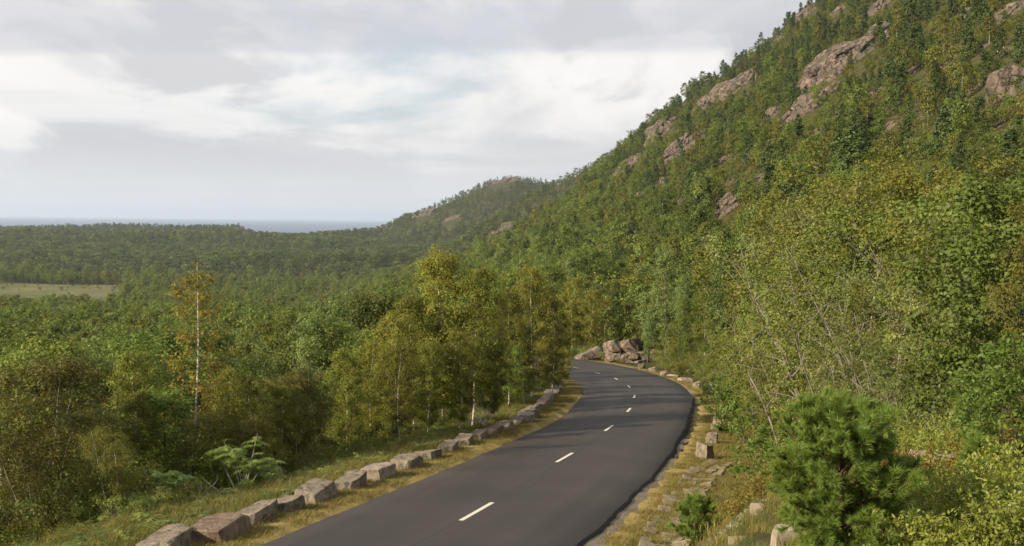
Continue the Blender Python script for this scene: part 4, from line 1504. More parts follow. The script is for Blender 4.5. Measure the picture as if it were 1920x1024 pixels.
def place(kind, x, y, height, var=None, wide=1.0, rot=None, label=None, group=None):
    ps = PROTO[kind]
    p = ps[random.randrange(len(ps)) if var is None else var % len(ps)]
    nm, cat = LOOK[kind]
    z = tz(x, y)
    e = bpy.data.objects.new(nm, None)
    e.empty_display_size = 0.2
    COL.objects.link(e)
    s = height / p.H
    e.location = (x, y, z - 0.05)
    e.scale = (s * wide, s * wide, s)
    e.rotation_euler = (0, 0, random.uniform(0, 6.28) if rot is None else rot)
    a = bpy.data.objects.new('trunk', p.wood)
    b = bpy.data.objects.new('crown', p.fol)
    for c in (a, b):
        COL.objects.link(c)
        c.parent = e
    e['category'] = cat
    if label:
        e['label'] = label
        if group:
            e['group'] = group
    else:
        q = proj((x, y, z + height * 0.6))
        TREES.append([e, kind, float(q[0]), y, height, x])
    return e


def place_px(kind, px, ytop, y, **kw):
    """a tree whose top shows at (px, ytop) when it stands y metres away"""
    P = at(px, ytop, y)
    z = tz(P[0], y)
    h = P[2] - z
    if h < 0.6:
        return None
    return place(kind, P[0], y, float(h), **kw)


TAKEN = []


def hand_trees():
    rows = [
        # left of the road, behind the guard stones
        ('slender_birch', 360, 494, 39), ('rusty_birch', 40, 618, 35), ('rusty_birch', -20, 640, 33), ('rusty_birch', 112, 740, 33), ('rusty_birch', 175, 795, 31), ('birch', 250, 735, 37),
        ('maple', 305, 735, 38), ('birch', 440, 690, 41), ('rusty_birch', 490, 670, 43), ('rusty_birch', 545, 700, 43), ('rusty_birch', 600, 668, 45), ('birch', 655, 655, 47),
        ('birch', 700, 640, 49), ('birch', 742, 585, 51), ('birch', 782, 548, 54), ('birch', 836, 466, 55), ('birch', 886, 503, 54), ('birch', 800, 640, 50), ('birch', 862, 620, 51),
        ('olive_birch', 928, 590, 58), ('birch', 960, 545, 66), ('birch', 1003, 500, 74), ('birch', 1036, 560, 75), ('birch', 985, 610, 68), ('birch', 1048, 610, 84), ('birch', 918, 640, 56),
        ('maple', 100, 670, 48), ('maple', 170, 620, 56), ('maple', 235, 650, 52), ('maple', 20, 690, 45), ('maple', 300, 640, 52), ('rusty_birch', 395, 720, 40), ('rusty_birch', 65, 800, 29),
        ('rusty_birch', 215, 800, 30), ('maple', 560, 590, 72), ('aspen', 610, 575, 78), ('aspen', 585, 600, 70), ('maple', 660, 590, 70), ('maple', 700, 560, 84), ('aspen', 640, 560, 95), ('birch', 752, 650, 47),
        ('rusty_birch', 345, 760, 37), ('rusty_birch', 425, 770, 39), ('birch', 520, 720, 42), ('birch', 1060, 640, 92), ('birch', 1020, 640, 80), ('maple', 955, 650, 64), ('rusty_birch', -60, 720, 30), ('birch', 470, 700, 40),
        # beyond and outside the bend
        ('birch', 1112, 545, 152), ('birch', 1075, 520, 158), ('birch', 1135, 560, 156), ('maple', 1160, 545, 162), ('aspen', 1185, 540, 170), ('birch', 1192, 590, 150), ('aspen', 1252, 470, 136), ('maple', 1235, 550, 146),
        ('aspen', 1285, 520, 128), ('maple', 1300, 560, 120), ('birch', 1322, 540, 115), ('aspen', 1345, 505, 108), ('aspen', 1370, 480, 98), ('maple', 1392, 450, 96), ('birch', 1210, 610, 152), ('birch', 1275, 600, 124),
        ('maple', 1095, 470, 210), ('aspen', 1070, 480, 205), ('maple', 1030, 500, 190), ('aspen', 1010, 480, 230), ('maple', 1150, 480, 215), ('birch', 1180, 500, 195), ('aspen', 1400, 560, 92), ('maple', 1350, 590, 100),
        # right bank
        ('aspen', 1432, 392, 74), ('olive_birch', 1475, 400, 62), ('olive_birch', 1530, 352, 58), ('olive_birch', 1585, 338, 54), ('grey_birch', 1625, 345, 50), ('olive_birch', 1690, 330, 52), ('olive_birch', 1755, 318, 50), ('grey_birch', 1560, 430, 43),
        ('grey_birch', 1700, 520, 33), ('grey_birch', 1760, 545, 29), ('olive_birch', 1450, 520, 52), ('grey_birch', 1630, 620, 29), ('grey_birch', 1540, 600, 36), ('olive_birch', 1480, 620, 42),
        ('grey_birch', 1690, 640, 26), ('olive_birch', 1815, 345, 36), ('maple', 1860, 360, 38), ('olive_birch', 1440, 640, 45), ('grey_birch', 1800, 600, 24), ('maple', 1850, 420, 23), ('maple', 1925, 345, 20), ('oak', 1895, 600, 15), ('olive_birch', 1985, 400, 17), ('oak', 1830, 690, 18),
        ('oak_sapling', 1350, 695, 55), ('oak_sapling', 1420, 790, 36), ('oak_sapling', 1390, 740, 50), ('shrub', 1440, 735, 42), ('shrub', 1238, 668, 134), ('shrub', 1262, 662, 130), ('shrub', 1285, 665, 124), ('shrub', 1148, 672, 146), ('aspen', 1215, 585, 137), ('olive_birch', 1410, 600, 56), ('aspen', 1420, 580, 66), ('grey_birch', 1950, 380, 26), ('bare_birch', 1560, 420, 41), ('bare_birch', 1660, 440, 37), ('bare_birch', 1500, 560, 40), ('bare_birch', 1610, 520, 30), ('maple', 1475, 470, 56), ('maple', 1640, 400, 48), ('aspen', 1500, 430, 60), ('maple', 1990, 330, 34),
    ]
    for k, (kind, px, yt, y) in enumerate(rows):
        e = place_px(kind, px, yt, y, wide=random.uniform(0.92, 1.15), rot=0.2 if kind == 'slender_birch' else None)
        if e:
            TAKEN.append((e.location.x, e.location.y))


hand_trees()


def open_view(px, pytop, pybase, y, half, sc=1.0):
    """True where a crown would hide a cliff or outcrop that the photograph shows bare"""
    hide = np.zeros(px.shape, bool)
    for (cx, cy_, hl, hw, an, dist) in CLIFFS + PX_KEEP_OPEN:
        for f in (0.55, 0.9):
            yy = pybase + (pytop - pybase) * f
            for sx in (-0.6, 0, 0.6):
                dx, dy = px + sx * half - cx, -(yy - cy_)
                u = (dx * math.cos(an) + dy * math.sin(an)) / max(hl * 0.86 * sc, 19 * sc)
                v = (-dx * math.sin(an) + dy * math.cos(an)) / max(hw * 0.80 * sc, 12 * sc)
                hide |= (u * u + v * v < 1) & (y < dist + 2)
    return hide & (np.random.default_rng(8).random(px.shape) > 0.12)


def jitter_grid(x0, x1, y0, y1, sp, rg):
    nx, ny = int((x1 - x0) / sp), int((y1 - y0) / sp)
    X, Y = np.meshgrid(np.arange(nx), np.arange(ny))
    X = x0 + (X + rg.uniform(0, 1, X.shape)) * sp
    Y = y0 + (Y + rg.uniform(0, 1, Y.shape)) * sp
    return X.ravel(), Y.ravel()


# the tallest crowns allowed in each column so that the view over the wood stays as in the photograph
TOP_NEAR = lut([(-400, 600), (0, 600), (120, 585), (300, 585), (500, 560), (640, 545), (720, 530), (860, 500), (960, 475), (1040, 450), (1100, 430), (1250, 420), (1400, 380), (1500, 330), (1700, 300), (1920, 280), (2400, 250)])


def build_woods():
    rg = np.random.default_rng(99)
    rows = []
    for (y0, y1, sp, xm) in [(40, 120, 3.6, 0.62), (120, 240, 4.0, 0.60), (240, 420, 4.4, 0.58), (420, 720, 5.2, 0.56), (720, 1200, 6.5, 0.55)]:
        x, y = jitter_grid(-xm * y1, xm * y1, y0, y1, sp, rg)
        k = np.abs(x) < xm * y
        rows.append(np.stack([x[k], y[k]], -1))
    P = np.concatenate(rows)
    x, y = P[:, 0], P[:, 1]
    z = terrain(x, y)
    q = proj(np.stack([x, y, z], -1))
    px, py = q[:, 0], q[:, 1]
    e, side, _ = road_near(x, y)
    mt = (terrain(x, y, False) > SPINE_Z(y) + 4) & (px > 870)
    keep = meadow_mask(x, y) < 0.3
    keep &= ~(mt & (rg.random(len(x)) < 0.16))
    keep &= ~((y < 200) & (e < np.where(side < 0, 5.0, 5.5)))
    keep &= ~((y < 95) & (side > 0) & (px > 1150))            # right bank near the road is set by hand
    keep &= ~((y < 62) & (px > 380))
    H = rg.uniform(5.0, 8.2, len(x)) * (1 + 0.22 * rg.normal(0, 1, len(x)).clip(-1, 1))
    H *= 1 + 0.3 * sstep(y, 300, 900)
    r = rg.random(len(x))
    nz = fbm(x * 0.02, y * 0.02, 77, 3)
    up = np.clip((413 - py) / 300, 0, 1)                     # how high on the mountain
    H = np.where(mt, H * (1.0 - 0.25 * up) * rg.uniform(0.7, 1.25, len(x)), H)
    H = np.where(mt & (px > 1380) & (y < 150), H * 0.68, H)
    # species
    sp = np.full(len(x), 'm', dtype='<U1')
    sp[r + nz * 0.5 < np.where(mt, 0.13 + 0.10 * sstep(px, 1450, 1700), 0.22)] = 'b'
    sp[(r > 0.86)] = 'a'
    sp[(r > 0.70 - 0.48 * np.where(mt, up, 0)) & mt] = 'p'
    sp[(r > 0.985)] = 'p'
    # crowns stay under the tree line seen in the photograph
    top = TOP_NEAR(px)
    ztop = z + H
    qt = proj(np.stack([x, y, ztop], -1))
    lim = np.where(mt | (y > 420), -1e4, top + 60 * sstep(y, 75, 50))
    zlim = z + H * np.clip((py - lim) / np.maximum(py - qt[:, 1], 1e-3), 0, 1)
    Hc = np.minimum(H, zlim - z)
    keep &= Hc > 2.2
    H = Hc
    qt = proj(np.stack([x, y, z + H], -1))
    half = F / np.maximum(y, 5) * H * 0.25
    keep &= ~open_view(px, qt[:, 1], py, y, half)
    # nothing between the camera and the road, its stones or the outcrops
    nearroad = (qt[:, 1] < 700) & (py > 640) & (px > 1060) & (px < 1420) & (y < 128)
    keep &= ~nearroad
    # keep clear of the trees set by hand
    T = np.array(TAKEN)
    for (tx, ty) in T:
        keep &= ~((np.abs(x - tx) < 1.6) & (np.abs(y - ty) < 1.6))
    x, y, z, H, sp, px, py, mt, qt = x[keep], y[keep], z[keep], H[keep], sp[keep], px[keep], py[keep], mt[keep], qt[keep]
    inview = (px > -160) & (px < 2080) & (py > -20) & (qt[:, 1] < 1024)
    size = np.where(inview, H / y, 0)
    obj = np.zeros(len(x), bool)
    cnt = {'m': 205, 'b': 110, 'a': 90, 'p': 110}
    for s, c in cnt.items():
        ids = np.where((sp == s) & inview)[0]
        obj[ids[np.argsort(-size[ids])[:c]]] = True
    kinds = {'m': ('maple', 'maple_mid'), 'b': ('birch', 'birch_mid'), 'a': ('aspen', 'aspen_mid'), 'p': ('dark_pine', 'pine_mid')}
    for k in np.where(obj)[0]:
        kd = kinds[sp[k]][0 if y[k] < 95 else 1]
        place(kd, float(x[k]), float(y[k]), float(H[k]), wide=random.uniform(0.9, 1.25))
    rest = ~obj
    idx = np.zeros(len(x), int)
    rr = rg.random(len(x))
    idx[sp == 'm'] = (rr[sp == 'm'] * 4).astype(int)
    idx[sp == 'b'] = 4 + (rr[sp == 'b'] * 3).astype(int)
    idx[sp == 'a'] = 7
    idx[sp == 'p'] = 8 + (rr[sp == 'p'] * 2).astype(int)
    base = np.array([7, 7, 7, 7, 7, 7, 7, 8, 7, 7.0])[idx]
    for nm, sel, lab in (('mountain_forest', rest & mt, 'mixed green and rusty woodland covering the steep mountainside'), ('valley_forest', rest & ~mt, 'green mixed woodland filling the valley floor')):
        scatter(nm, np.stack([x, y, z - 0.1], -1)[sel], idx[sel], (H / base * rg.uniform(0.95, 1.3, len(x)))[sel], rg.uniform(0, 6.28, len(x))[sel], MIDC, lab, 'forest')
    mx, my = jitter_grid(-620, -120, 760, 1140, 17, rg)
    mm = (meadow_mask(mx, my) > 0.5) & (fbm(mx * 0.012, my * 0.03, 41, 3) > 0.06)
    mx, my = mx[mm], my[mm]
    scatter('meadow_scrub', np.stack([mx, my, terrain(mx, my) - 0.2], -1), 10 + (rg.random(len(mx)) < 0.5), rg.uniform(0.6, 1.5, len(mx)), rg.uniform(0, 6.28, len(mx)), MIDC, 'dark low bushes dotted over the pale meadow', 'undergrowth')
    # heath and saplings over the mountain ground
    x, y = jitter_grid(10, 460, 60, 800, 4.0, rg)
    k = (x < 0.58 * y)
    x, y = x[k], y[k]
    z = terrain(x, y)
    q = proj(np.stack([x, y, z], -1))
    m = (terrain(x, y, False) > SPINE_Z(y) + 1.5) & (q[:, 0] > 870)
    q2 = proj(np.stack([x, y, z + 1.2], -1))
    m &= ~open_view(q[:, 0], q2[:, 1], q[:, 1], y, F / y * 0.6, 0.55)
    e, side, _ = road_near(x, y)
    m &= (e > 7)
    x, y, z = x[m], y[m], z[m]
    scatter('mountain_undergrowth', np.stack([x, y, z - 0.1], -1), 10 + (rg.random(len(x)) < 0.45), rg.uniform(0.5, 1.1, len(x)), rg.uniform(0, 6.28, len(x)), MIDC, 'rusty and green low scrub between the mountain trees', 'undergrowth')


build_woods()


def build_far_woods():
    rg = np.random.default_rng(123)
    rows = []
    for (y0, y1, sp) in [(560, 1200, 9.0), (1200, 2000, 10.5), (2000, 3300, 13.0)]:
        x, y = jitter_grid(-0.56 * y1, 0.34 * y1, y0, y1, sp, rg)
        k = (np.abs(x) < 0.56 * y)
        rows.append(np.stack([x[k], y[k]], -1))
    P = np.concatenate(rows)
    x, y = P[:, 0], P[:, 1]
    z = terrain(x, y)
    px = proj(np.stack([x, y, z], -1))
    hi = px[:, 1] < 413.7 + 0.0111 * (px[:, 0] - 960) - 4
    keep = (z > 1.0) & (meadow_mask(x, y) < 0.3)
    keep &= y > 1195
    qt = proj(np.stack([x, y, z + 8], -1))
    keep &= ~open_view(px[:, 0], qt[:, 1], px[:, 1], y, F / y * 2)
    coast = (y > 2800) & (fbm(x * 0.006, y * 0.004, 61, 3) > 0.02)
    r = rg.random(len(x))
    r = r + 0.5 * fbm(x * 0.008, y * 0.008, 17, 3)
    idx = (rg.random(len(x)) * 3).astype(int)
    idx[r < 0.10] = 3
    con = (hi & (r > 0.55)) | (coast & (r > 0.35)) | (r > 0.97)
    idx[con] = 4 + (rg.random(con.sum()) < 0.5)
    scl = rg.uniform(0.75, 1.25, len(x)) * np.where(y > 2000, 1.2, 1.0) * np.where(hi, 0.8, 1.0)
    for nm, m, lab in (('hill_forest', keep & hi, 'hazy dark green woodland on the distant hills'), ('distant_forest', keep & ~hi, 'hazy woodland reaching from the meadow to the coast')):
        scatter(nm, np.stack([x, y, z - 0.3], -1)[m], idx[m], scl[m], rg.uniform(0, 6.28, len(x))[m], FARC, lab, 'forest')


build_far_woods()


# ------------------------------------------------------------------ undergrowth, ferns and grass
def build_low_growth():
    rg = np.random.default_rng(5)
    # bushes under the birches on the left slope
    x, y = jitter_grid(-48, 14, 22, 112, 1.25, rg)
    e, side, _ = road_near(x, y)
    m = (side < 0) & (e > 3.5) & (e < 34) & (x > -0.6 * y)
    x, y, e = x[m], y[m], e[m]
    z = terrain(x, y)
    s = rg.uniform(0.55, 1.15, len(x)) * (0.32 + 0.68 * sstep(e, 3.5, 8))
    scatter('bank_undergrowth', np.stack([x, y, z - 0.1], -1), rg.choice([0, 0, 1, 3, 2], len(x)), s, rg.uniform(0, 6.28, len(x)), UNDC, 'brown and green brush beneath the birches left of the road', 'undergrowth')
    # bushes on the right bank and past the bend
    x, y = jitter_grid(4, 62, 18, 175, 1.4, rg)
    e, side, _ = road_near(x, y)
    px = proj(np.stack([x, y, terrain(x, y)], -1))[:, 0]
    lim = 4.2 * sstep(y, 62, 52) + 2.5 * sstep(y, 36, 42) * sstep(y, 62, 56) + 3.0 + 1.5 * fbm(x * 0.3, y * 0.3, 4, 2)
    m = (side > 0) & (e > lim) & (x < 0.52 * y)
    m &= ~((px > 1130) & (px < 1240) & (y > 120) & (y < 139))
    m &= ~((px > 1075) & (px < 1130) & (y > 138) & (y < 149))
    x, y, e = x[m], y[m], e[m]
    z = terrain(x, y)
    scatter('roadside_undergrowth', np.stack([x, y, z - 0.1], -1), rg.choice([0, 2, 2, 3], len(x)), rg.uniform(0.35, 0.95, len(x)), rg.uniform(0, 6.28, len(x)), UNDC, 'low leafy brush on the bank right of the road', 'undergrowth')
    # ferns just behind the guard stones
    x, y = jitter_grid(-20, 8, 20, 100, 0.62, rg)
    e, side, _ = road_near(x, y)
    m = (side < 0) & (e > 2.2) & (e < 6.2) & (fbm(x * 0.3, y * 0.3, 8, 3) > -0.14)
    x, y = x[m], y[m]
    z = terrain(x, y)
    scatter('bank_ferns', np.stack([x, y, z], -1), rg.integers(0, 3, len(x)), rg.uniform(0.8, 1.6, len(x)), rg.uniform(0, 6.28, len(x)), FRNC, 'bright green ferns behind the row of guard stones', 'ferns')
    # tall grass behind the stones
    x, y = jitter_grid(-22, 8, 18, 105, 0.30, rg)
    e, side, _ = road_near(x, y)
    m = (side < 0) & (e > 1.75) & (e < 4.8)
    x, y = x[m], y[m]
    z = terrain(x, y)
    scatter('bank_grass', np.stack([x, y, z], -1), rg.integers(0, 3, len(x)), rg.uniform(0.5, 1.2, len(x)), rg.uniform(0, 6.28, len(x)), GRSC, 'seeding green grass on the bank behind the stones', 'grass')
    # short dry verge on both sides
    x, y = jitter_grid(-12, 16, 18, 125, 0.2, rg)
    e, side, _ = road_near(x, y)
    lim = np.where(side < 0, 1.9, 1.2 + 7.0 * sstep(y, 75, 35))
    m = (e > np.where(side < 0, 0.16, 0.22 + 0.4 * vnoise(x * 1.1, y * 1.1, 3))) & (e < lim) & (fbm(x * 0.9, y * 0.9, 15, 3) > -0.12 + 0.0 * side)
    m &= ~((side > 0) & (rg.random(len(x)) < 0.25))
    x, y = x[m], y[m]
    z = terrain(x, y)
    scatter('verge_grass', np.stack([x, y, z], -1), rg.integers(0, 3, len(x)), rg.uniform(0.5, 1.15, len(x)), rg.uniform(0, 6.28, len(x)), DGRC, 'short straw-yellow grass along both road verges', 'grass')
    # rough grass and heath on the ledge near the camera
    x, y = jitter_grid(0, 16, 6, 26, 0.24, rg)
    e, side, _ = road_near(x, y)
    m = (side > 0) & (e > 3.0) & (fbm(x * 0.6, y * 0.6, 35, 3) > -0.2)
    x, y = x[m], y[m]
    z = terrain(x, y)
    scatter('ledge_grass', np.stack([x, y, z], -1), rg.integers(0, 3, len(x)), rg.uniform(0.18, 0.42, len(x)), rg.uniform(0, 6.28, len(x)), GRSC, 'rough grass and heath around the young pine', 'grass')
    # greener weeds and heather over the right-hand verge
    x, y = jitter_grid(0, 20, 14, 60, 0.34, rg)
    e, side, _ = road_near(x, y)
    m = (side > 0) & (e > 0.7) & (e < 11) & (fbm(x * 0.5, y * 0.5, 25, 3) > -0.10)
    x, y = x[m], y[m]
    z = terrain(x, y)
    scatter('verge_weeds', np.stack([x, y, z], -1), rg.integers(0, 3, len(x)), rg.uniform(0.22, 0.6, len(x)), rg.uniform(0, 6.28, len(x)), GRSC, 'straggling weeds between the gravel and the stone gutter', 'weeds')


build_low_growth()


# ------------------------------------------------------------------ near right: pine, shrubs, gutter
def needle_tuft(g, c, d, length, n, rg, w=0.0022, m=0):
    """a brush of needles round the shoot c, pointing along d"""
    d = unit(np.asarray(d, float))
    a = rg.uniform(0, 1, n)
    base = np.asarray(c)[None] + d[None] * ((a - 0.75) * length * 1.1)[:, None]
    rv = rg.normal(0, 1, (n, 3))
    rv = unit(rv - (rv @ d)[:, None] * d[None])
    o = unit(rv * rg.uniform(0.5, 1.0, n)[:, None] + d[None] * rg.uniform(0.35, 1.0, n)[:, None])
    ln = length * rg.uniform(0.7, 1.1, n)
    sd = unit(np.cross(o, rg.normal(0, 1, (n, 3)))) * w
    V = np.stack([base - sd, base + sd, base + o * ln[:, None]], 1).reshape(-1, 3)
    g.add(V, np.arange(n * 3).reshape(n, 3), m)


def build_pine(name, px, ytop, y, width, seed, label, needles=115, nlen=0.076, whorls=13, per=8, shoots=8, pw=0.0027):
    rg = np.random.default_rng(seed)
    P = at(px, ytop, y)
    z = tz(P[0], y)
    H = float(P[2] - z)
    e = link(name, None, None, (P[0], y, z), label, 'pine')
    tr = Geo()
    T = curve_pts((0, 0, -0.1), (0.0, 0, 1), H * 0.96, 9, 0.02, rg, 0.05)
    T[:, 2] *= H * 0.93 / T[-1, 2]
    rr = 0.032 * width * (1 - 0.8 * np.linspace(0, 1, 9)) + 0.005
    tr.tube(T, rr, 9)
    link('trunk', tr.mesh('trunk', [M_PINE_BARK], True), e)
    tufts = []
    for wv in range(whorls):
        f = 0.10 + 0.86 * wv / (whorls - 1)
        prof = (0.78 + 0.45 * math.sin(math.pi * min(1, f * 1.15))) if f < 0.62 else max(0.30, 1.2 * (1 - ((f - 0.45) / 0.66) ** 2.2))
        for b in range(per):
            az = wv * 0.9 + b * 6.28 / per + rg.uniform(-0.35, 0.35)
            el = 0.12 + 0.75 * f ** 2 + rg.normal(0, 0.14)
            ln = width * 0.5 * prof * rg.uniform(0.72, 1.12)
            k = f * 8
            i0 = min(int(k), 7)
            p = T[i0] + (T[i0 + 1] - T[i0]) * (k - i0)
            d = np.array([math.cos(az) * math.cos(el), math.sin(az) * math.cos(el), math.sin(el)])
            Q = curve_pts(p, d, ln, 6, 0.12, rg, 0.10)
            g = Geo()
            g.tube(Q, 0.011 * width * np.linspace(1, 0.4, 6) * (1.2 - 0.6 * f), 5)
            mine = [(Q[-1], Q[-1] - Q[-2])]
            for s in range(shoots):
                ff = rg.uniform(0.35, 1.0)
                k2 = ff * 5
                j0 = min(int(k2), 4)
                p2 = Q[j0] + (Q[j0 + 1] - Q[j0]) * (k2 - j0)
                d2 = unit(d * 0.7 + rg.normal(0, 0.6, 3) + np.array([0, 0, 0.35]))
                l2 = ln * rg.uniform(0.14, 0.36)
                e2 = p2 + d2 * l2
                g.tube(np.array([p2, (p2 + e2) / 2 + np.array([0, 0, -0.01]), e2]), 0.004 * width, 3)
                mine.append((e2, d2 + np.array([0, 0, 0.25])))
                if rg.random() < 0.6:
                    mine.append(((p2 + e2) / 2, d2))
            br = link('branch', g.mesh('branch', [M_PINE_BARK], True), e)
            fol = Geo()
            if wv == whorls - 1 and b == 0:
                mine.append((T[-1], (0, 0, 1)))
            for c, d in mine:
                needle_tuft(fol, c, d, nlen * rg.uniform(0.8, 1.15), needles, rg, pw)
            link('needles', fol.mesh('needles', [M_NEEDLE]), br)
            tufts += mine
    # brown cones at some shoot bases
    if width > 1:
        cone = Geo()
        zz = np.linspace(0, 1, 6)
        cone.tube(np.stack([0 * zz, 0 * zz, zz * 0.05], -1), 0.019 * np.array([0.35, 0.9, 1, 0.85, 0.55, 0.15]), 7)
        cm = cone.mesh('cone', [M_PINE_BARK], False)
        for _ in range(16):
            c, d = tufts[rg.integers(len(tufts))]
            o = link('cone', cm, e)
            o.location = c - unit(np.asarray(d, float)) * 0.03 + np.array([0, -0.03, 0])
            o.rotation_euler = (rg.uniform(0.3, 1.4), 0, rg.uniform(0, 6.28))
    return e


build_pine('pine_tree', 1582, 782, 9.6, 1.06, 11, 'bushy young green pine with reddish trunk standing close on the ledge')
build_pine('pine_sapling', 1842, 832, 13.0, 0.55, 14, 'tiny round pine sapling beside the blueberry bushes', 80, 0.10, 6, 6, 3, 0.0032)
build_pine('pine_sapling', 1305, 946, 28.0, 1.05, 15, 'bright green pine seedling growing on the stone gutter', 70, 0.13, 4, 8, 7, 0.005)


def low_shrub(px, py, y, w, h, n, leaf, mat, seed, label, group, name='blueberry_shrub', cat='shrub'):
    rg = np.random.default_rng(seed)
    P = at(px, py, y)
    x = P[0]
    z = tz(x, y)
    e = link(name, None, None, (x, y, z), label, cat, group)
    wood, fol = Geo(), Geo()
    tips = []
    for s in range(60):
        a, r = rg.uniform(0, 6.28), math.sqrt(rg.uniform(0, 1)) * w * 0.48
        b = np.array([math.cos(a) * r, math.sin(a) * r * 0.8, 0])
        b[2] = tz(x + b[0], y + b[1]) - z
        hh = h * (1 - 0.5 * (r / (w * 0.5)) ** 2) * rg.uniform(0.7, 1.15)
        Q = curve_pts(b, (rg.normal(0, 0.25), rg.normal(0, 0.25), 1), hh, 5, 0.18, rg)
        wood.tube(Q, 0.004 * np.linspace(1, 0.4, 5), 3)
        tips += [Q[2], Q[3], Q[4], Q[4]]
        for q in range(5):
            j = rg.integers(1, 5)
            R = curve_pts(Q[j], (rg.normal(0, 0.7), rg.normal(0, 0.7), 0.9), hh * 0.38, 3, 0.2, rg)
            wood.tube(R, 0.002, 3)
            tips += [R[1], R[2], R[2]]
    tips = np.array(tips)
    C = tips[rg.integers(0, len(tips), n)] + rg.normal(0, 1, (n, 3)) * np.array([0.045, 0.045, 0.035])
    V, f = leaf_quads(C, leaf, rg, -0.9, 0.3, 0.5)
    fol.add(V, f)
    link('stems', wood.mesh('stems', [M_DARK_BARK]), e)
    link('crown', fol.mesh('crown', [mat]), e)


SHR = 'blueberry bushes on the ledge'
low_shrub(1790, 985, 10.4, 1.5, 0.50, 10000, 0.042, M_HEATH_LEAF, 1, 'bright green blueberry bush in front of the pine sapling', SHR)
low_shrub(1900, 960, 11.0, 1.5, 0.72, 11000, 0.042, M_HEATH_LEAF, 2, 'bright green blueberry bush cut by the right picture edge', SHR)
low_shrub(1722, 1010, 9.2, 1.0, 0.32, 7000, 0.04, M_HEATH_LEAF, 3, 'lowest green blueberry bush beside the pine trunk', SHR)
low_shrub(1860, 1015, 9.4, 1.5, 0.50, 10000, 0.04, M_HEATH_LEAF, 4, 'green blueberry bush at the lower right corner', SHR)
low_shrub(1725, 905, 13.6, 1.7, 0.48, 8000, 0.044, M_HEATH_DRY, 5, 'bronze reddening blueberry bush right of the pine', SHR)
low_shrub(1770, 850, 18.5, 2.4, 0.6, 7000, 0.05, M_HEATH_LEAF, 6, 'olive blueberry bush behind the flat pale slab', SHR)
low_shrub(1905, 845, 16.0, 2.2, 0.6, 8000, 0.048, M_HEATH_DRY, 7, 'bronze blueberry bush behind the pine sapling', SHR)
low_shrub(1450, 950, 18.5, 1.8, 0.45, 6000, 0.048, M_HEATH_DRY, 8, 'straggly brown bush left of the young pine', SHR)
low_shrub(1660, 985, 11.6, 1.4, 0.35, 6000, 0.04, M_HEATH_DRY, 9, 'dark bronze bush under the pine branches', SHR)


def ledge_rocks():
    for (px, py, w, d, h, lab, mat, sd) in [
            (1472, 1014, 0.28, 0.22, 0.12, 'rounded pale pink rock beside the young pine foot', M_PALE_ROCK, 1),
            (1775, 872, 1.1, 0.7, 0.18, 'flat pale rock slab showing between the blueberry bushes', M_PALE_ROCK, 2),
            (1422, 962, 0.24, 0.2, 0.12, 'small pale rock in the dry grass left of the pine', M_PALE_ROCK, 3),
            (1848, 928, 0.22, 0.2, 0.12, 'small pinkish rock at the pine sapling foot', M_PALE_ROCK, 4),
            (1385, 1018, 0.28, 0.2, 0.04, 'flat grey rock flush with the grass near the bottom edge', M_SLAB, 5)]:
        P = hit(px, py, 4, 60)
        me = rock_mesh('ledge_rock', (w, d, h + 0.1), 900 + sd, mat, 10, 9, 0.03, 0.15)
        link('ledge_rock', me, None, (P[0], P[1], tz(P[0], P[1]) + h * 0.3), lab, 'rock', 'rocks on the ledge')


ledge_rocks()


def stone_gutter():
    """a dry-laid stone gutter; every slab a part"""
    path = np.array([(1236, 1050), (1252, 1005), (1270, 965), (1288, 930), (1312, 898), (1338, 878), (1362, 868)], float)
    W = []
    for (a, b) in path:
        P = hit(a, b, 8, 120)
        W.append(P[:2])
    W = spline(np.array(W), 90)
    e = link('stone_gutter', None, None, (W[0][0], W[0][1], tz(*W[0])), 'dry-laid stone gutter of flat slabs running beside the road', 'gutter')
    base = np.array(e.location)
    rg = np.random.default_rng(77)
    protos = [rock_mesh('slab', (1.0, 1.0, 1.0), 950 + k, M_SLAB, 6, 5, 0.03, 0.06, (0.85, 1.0)) for k in range(6)]
    s = np.concatenate([[0], np.cumsum(np.linalg.norm(np.diff(W, axis=0), axis=1))])
    for row, off in enumerate((-0.36, 0.0, 0.36)):
        d = rg.uniform(0, 0.3)
        while d < s[-1]:
            ln = rg.uniform(0.35, 0.7)
            i_ = int(np.searchsorted(s, d)) % len(W)
            t = unit(W[min(i_ + 1, len(W) - 1)] - W[max(i_ - 1, 0)])
            nrm = np.array([t[1], -t[0]])
            p = W[min(i_, len(W) - 1)] + nrm * (off + rg.normal(0, 0.05))
            if rg.random() < 0.74:
                o = link('slab', protos[rg.integers(6)], e)
                o.location = np.array([p[0], p[1], tz(p[0], p[1]) + (0.0 if row == 1 else 0.03)]) - base
                o.scale = (rg.uniform(0.28, 0.42), ln * 0.95, rg.uniform(0.08, 0.14))
                o.rotation_euler = (rg.normal(0, 0.06), (0.22 if row == 0 else (-0.22 if row == 2 else 0)) + rg.normal(0, 0.05), -math.atan2(t[0], t[1]) + rg.normal(0, 0.15))
            d += ln + rg.uniform(0.02, 0.08)


stone_gutter()


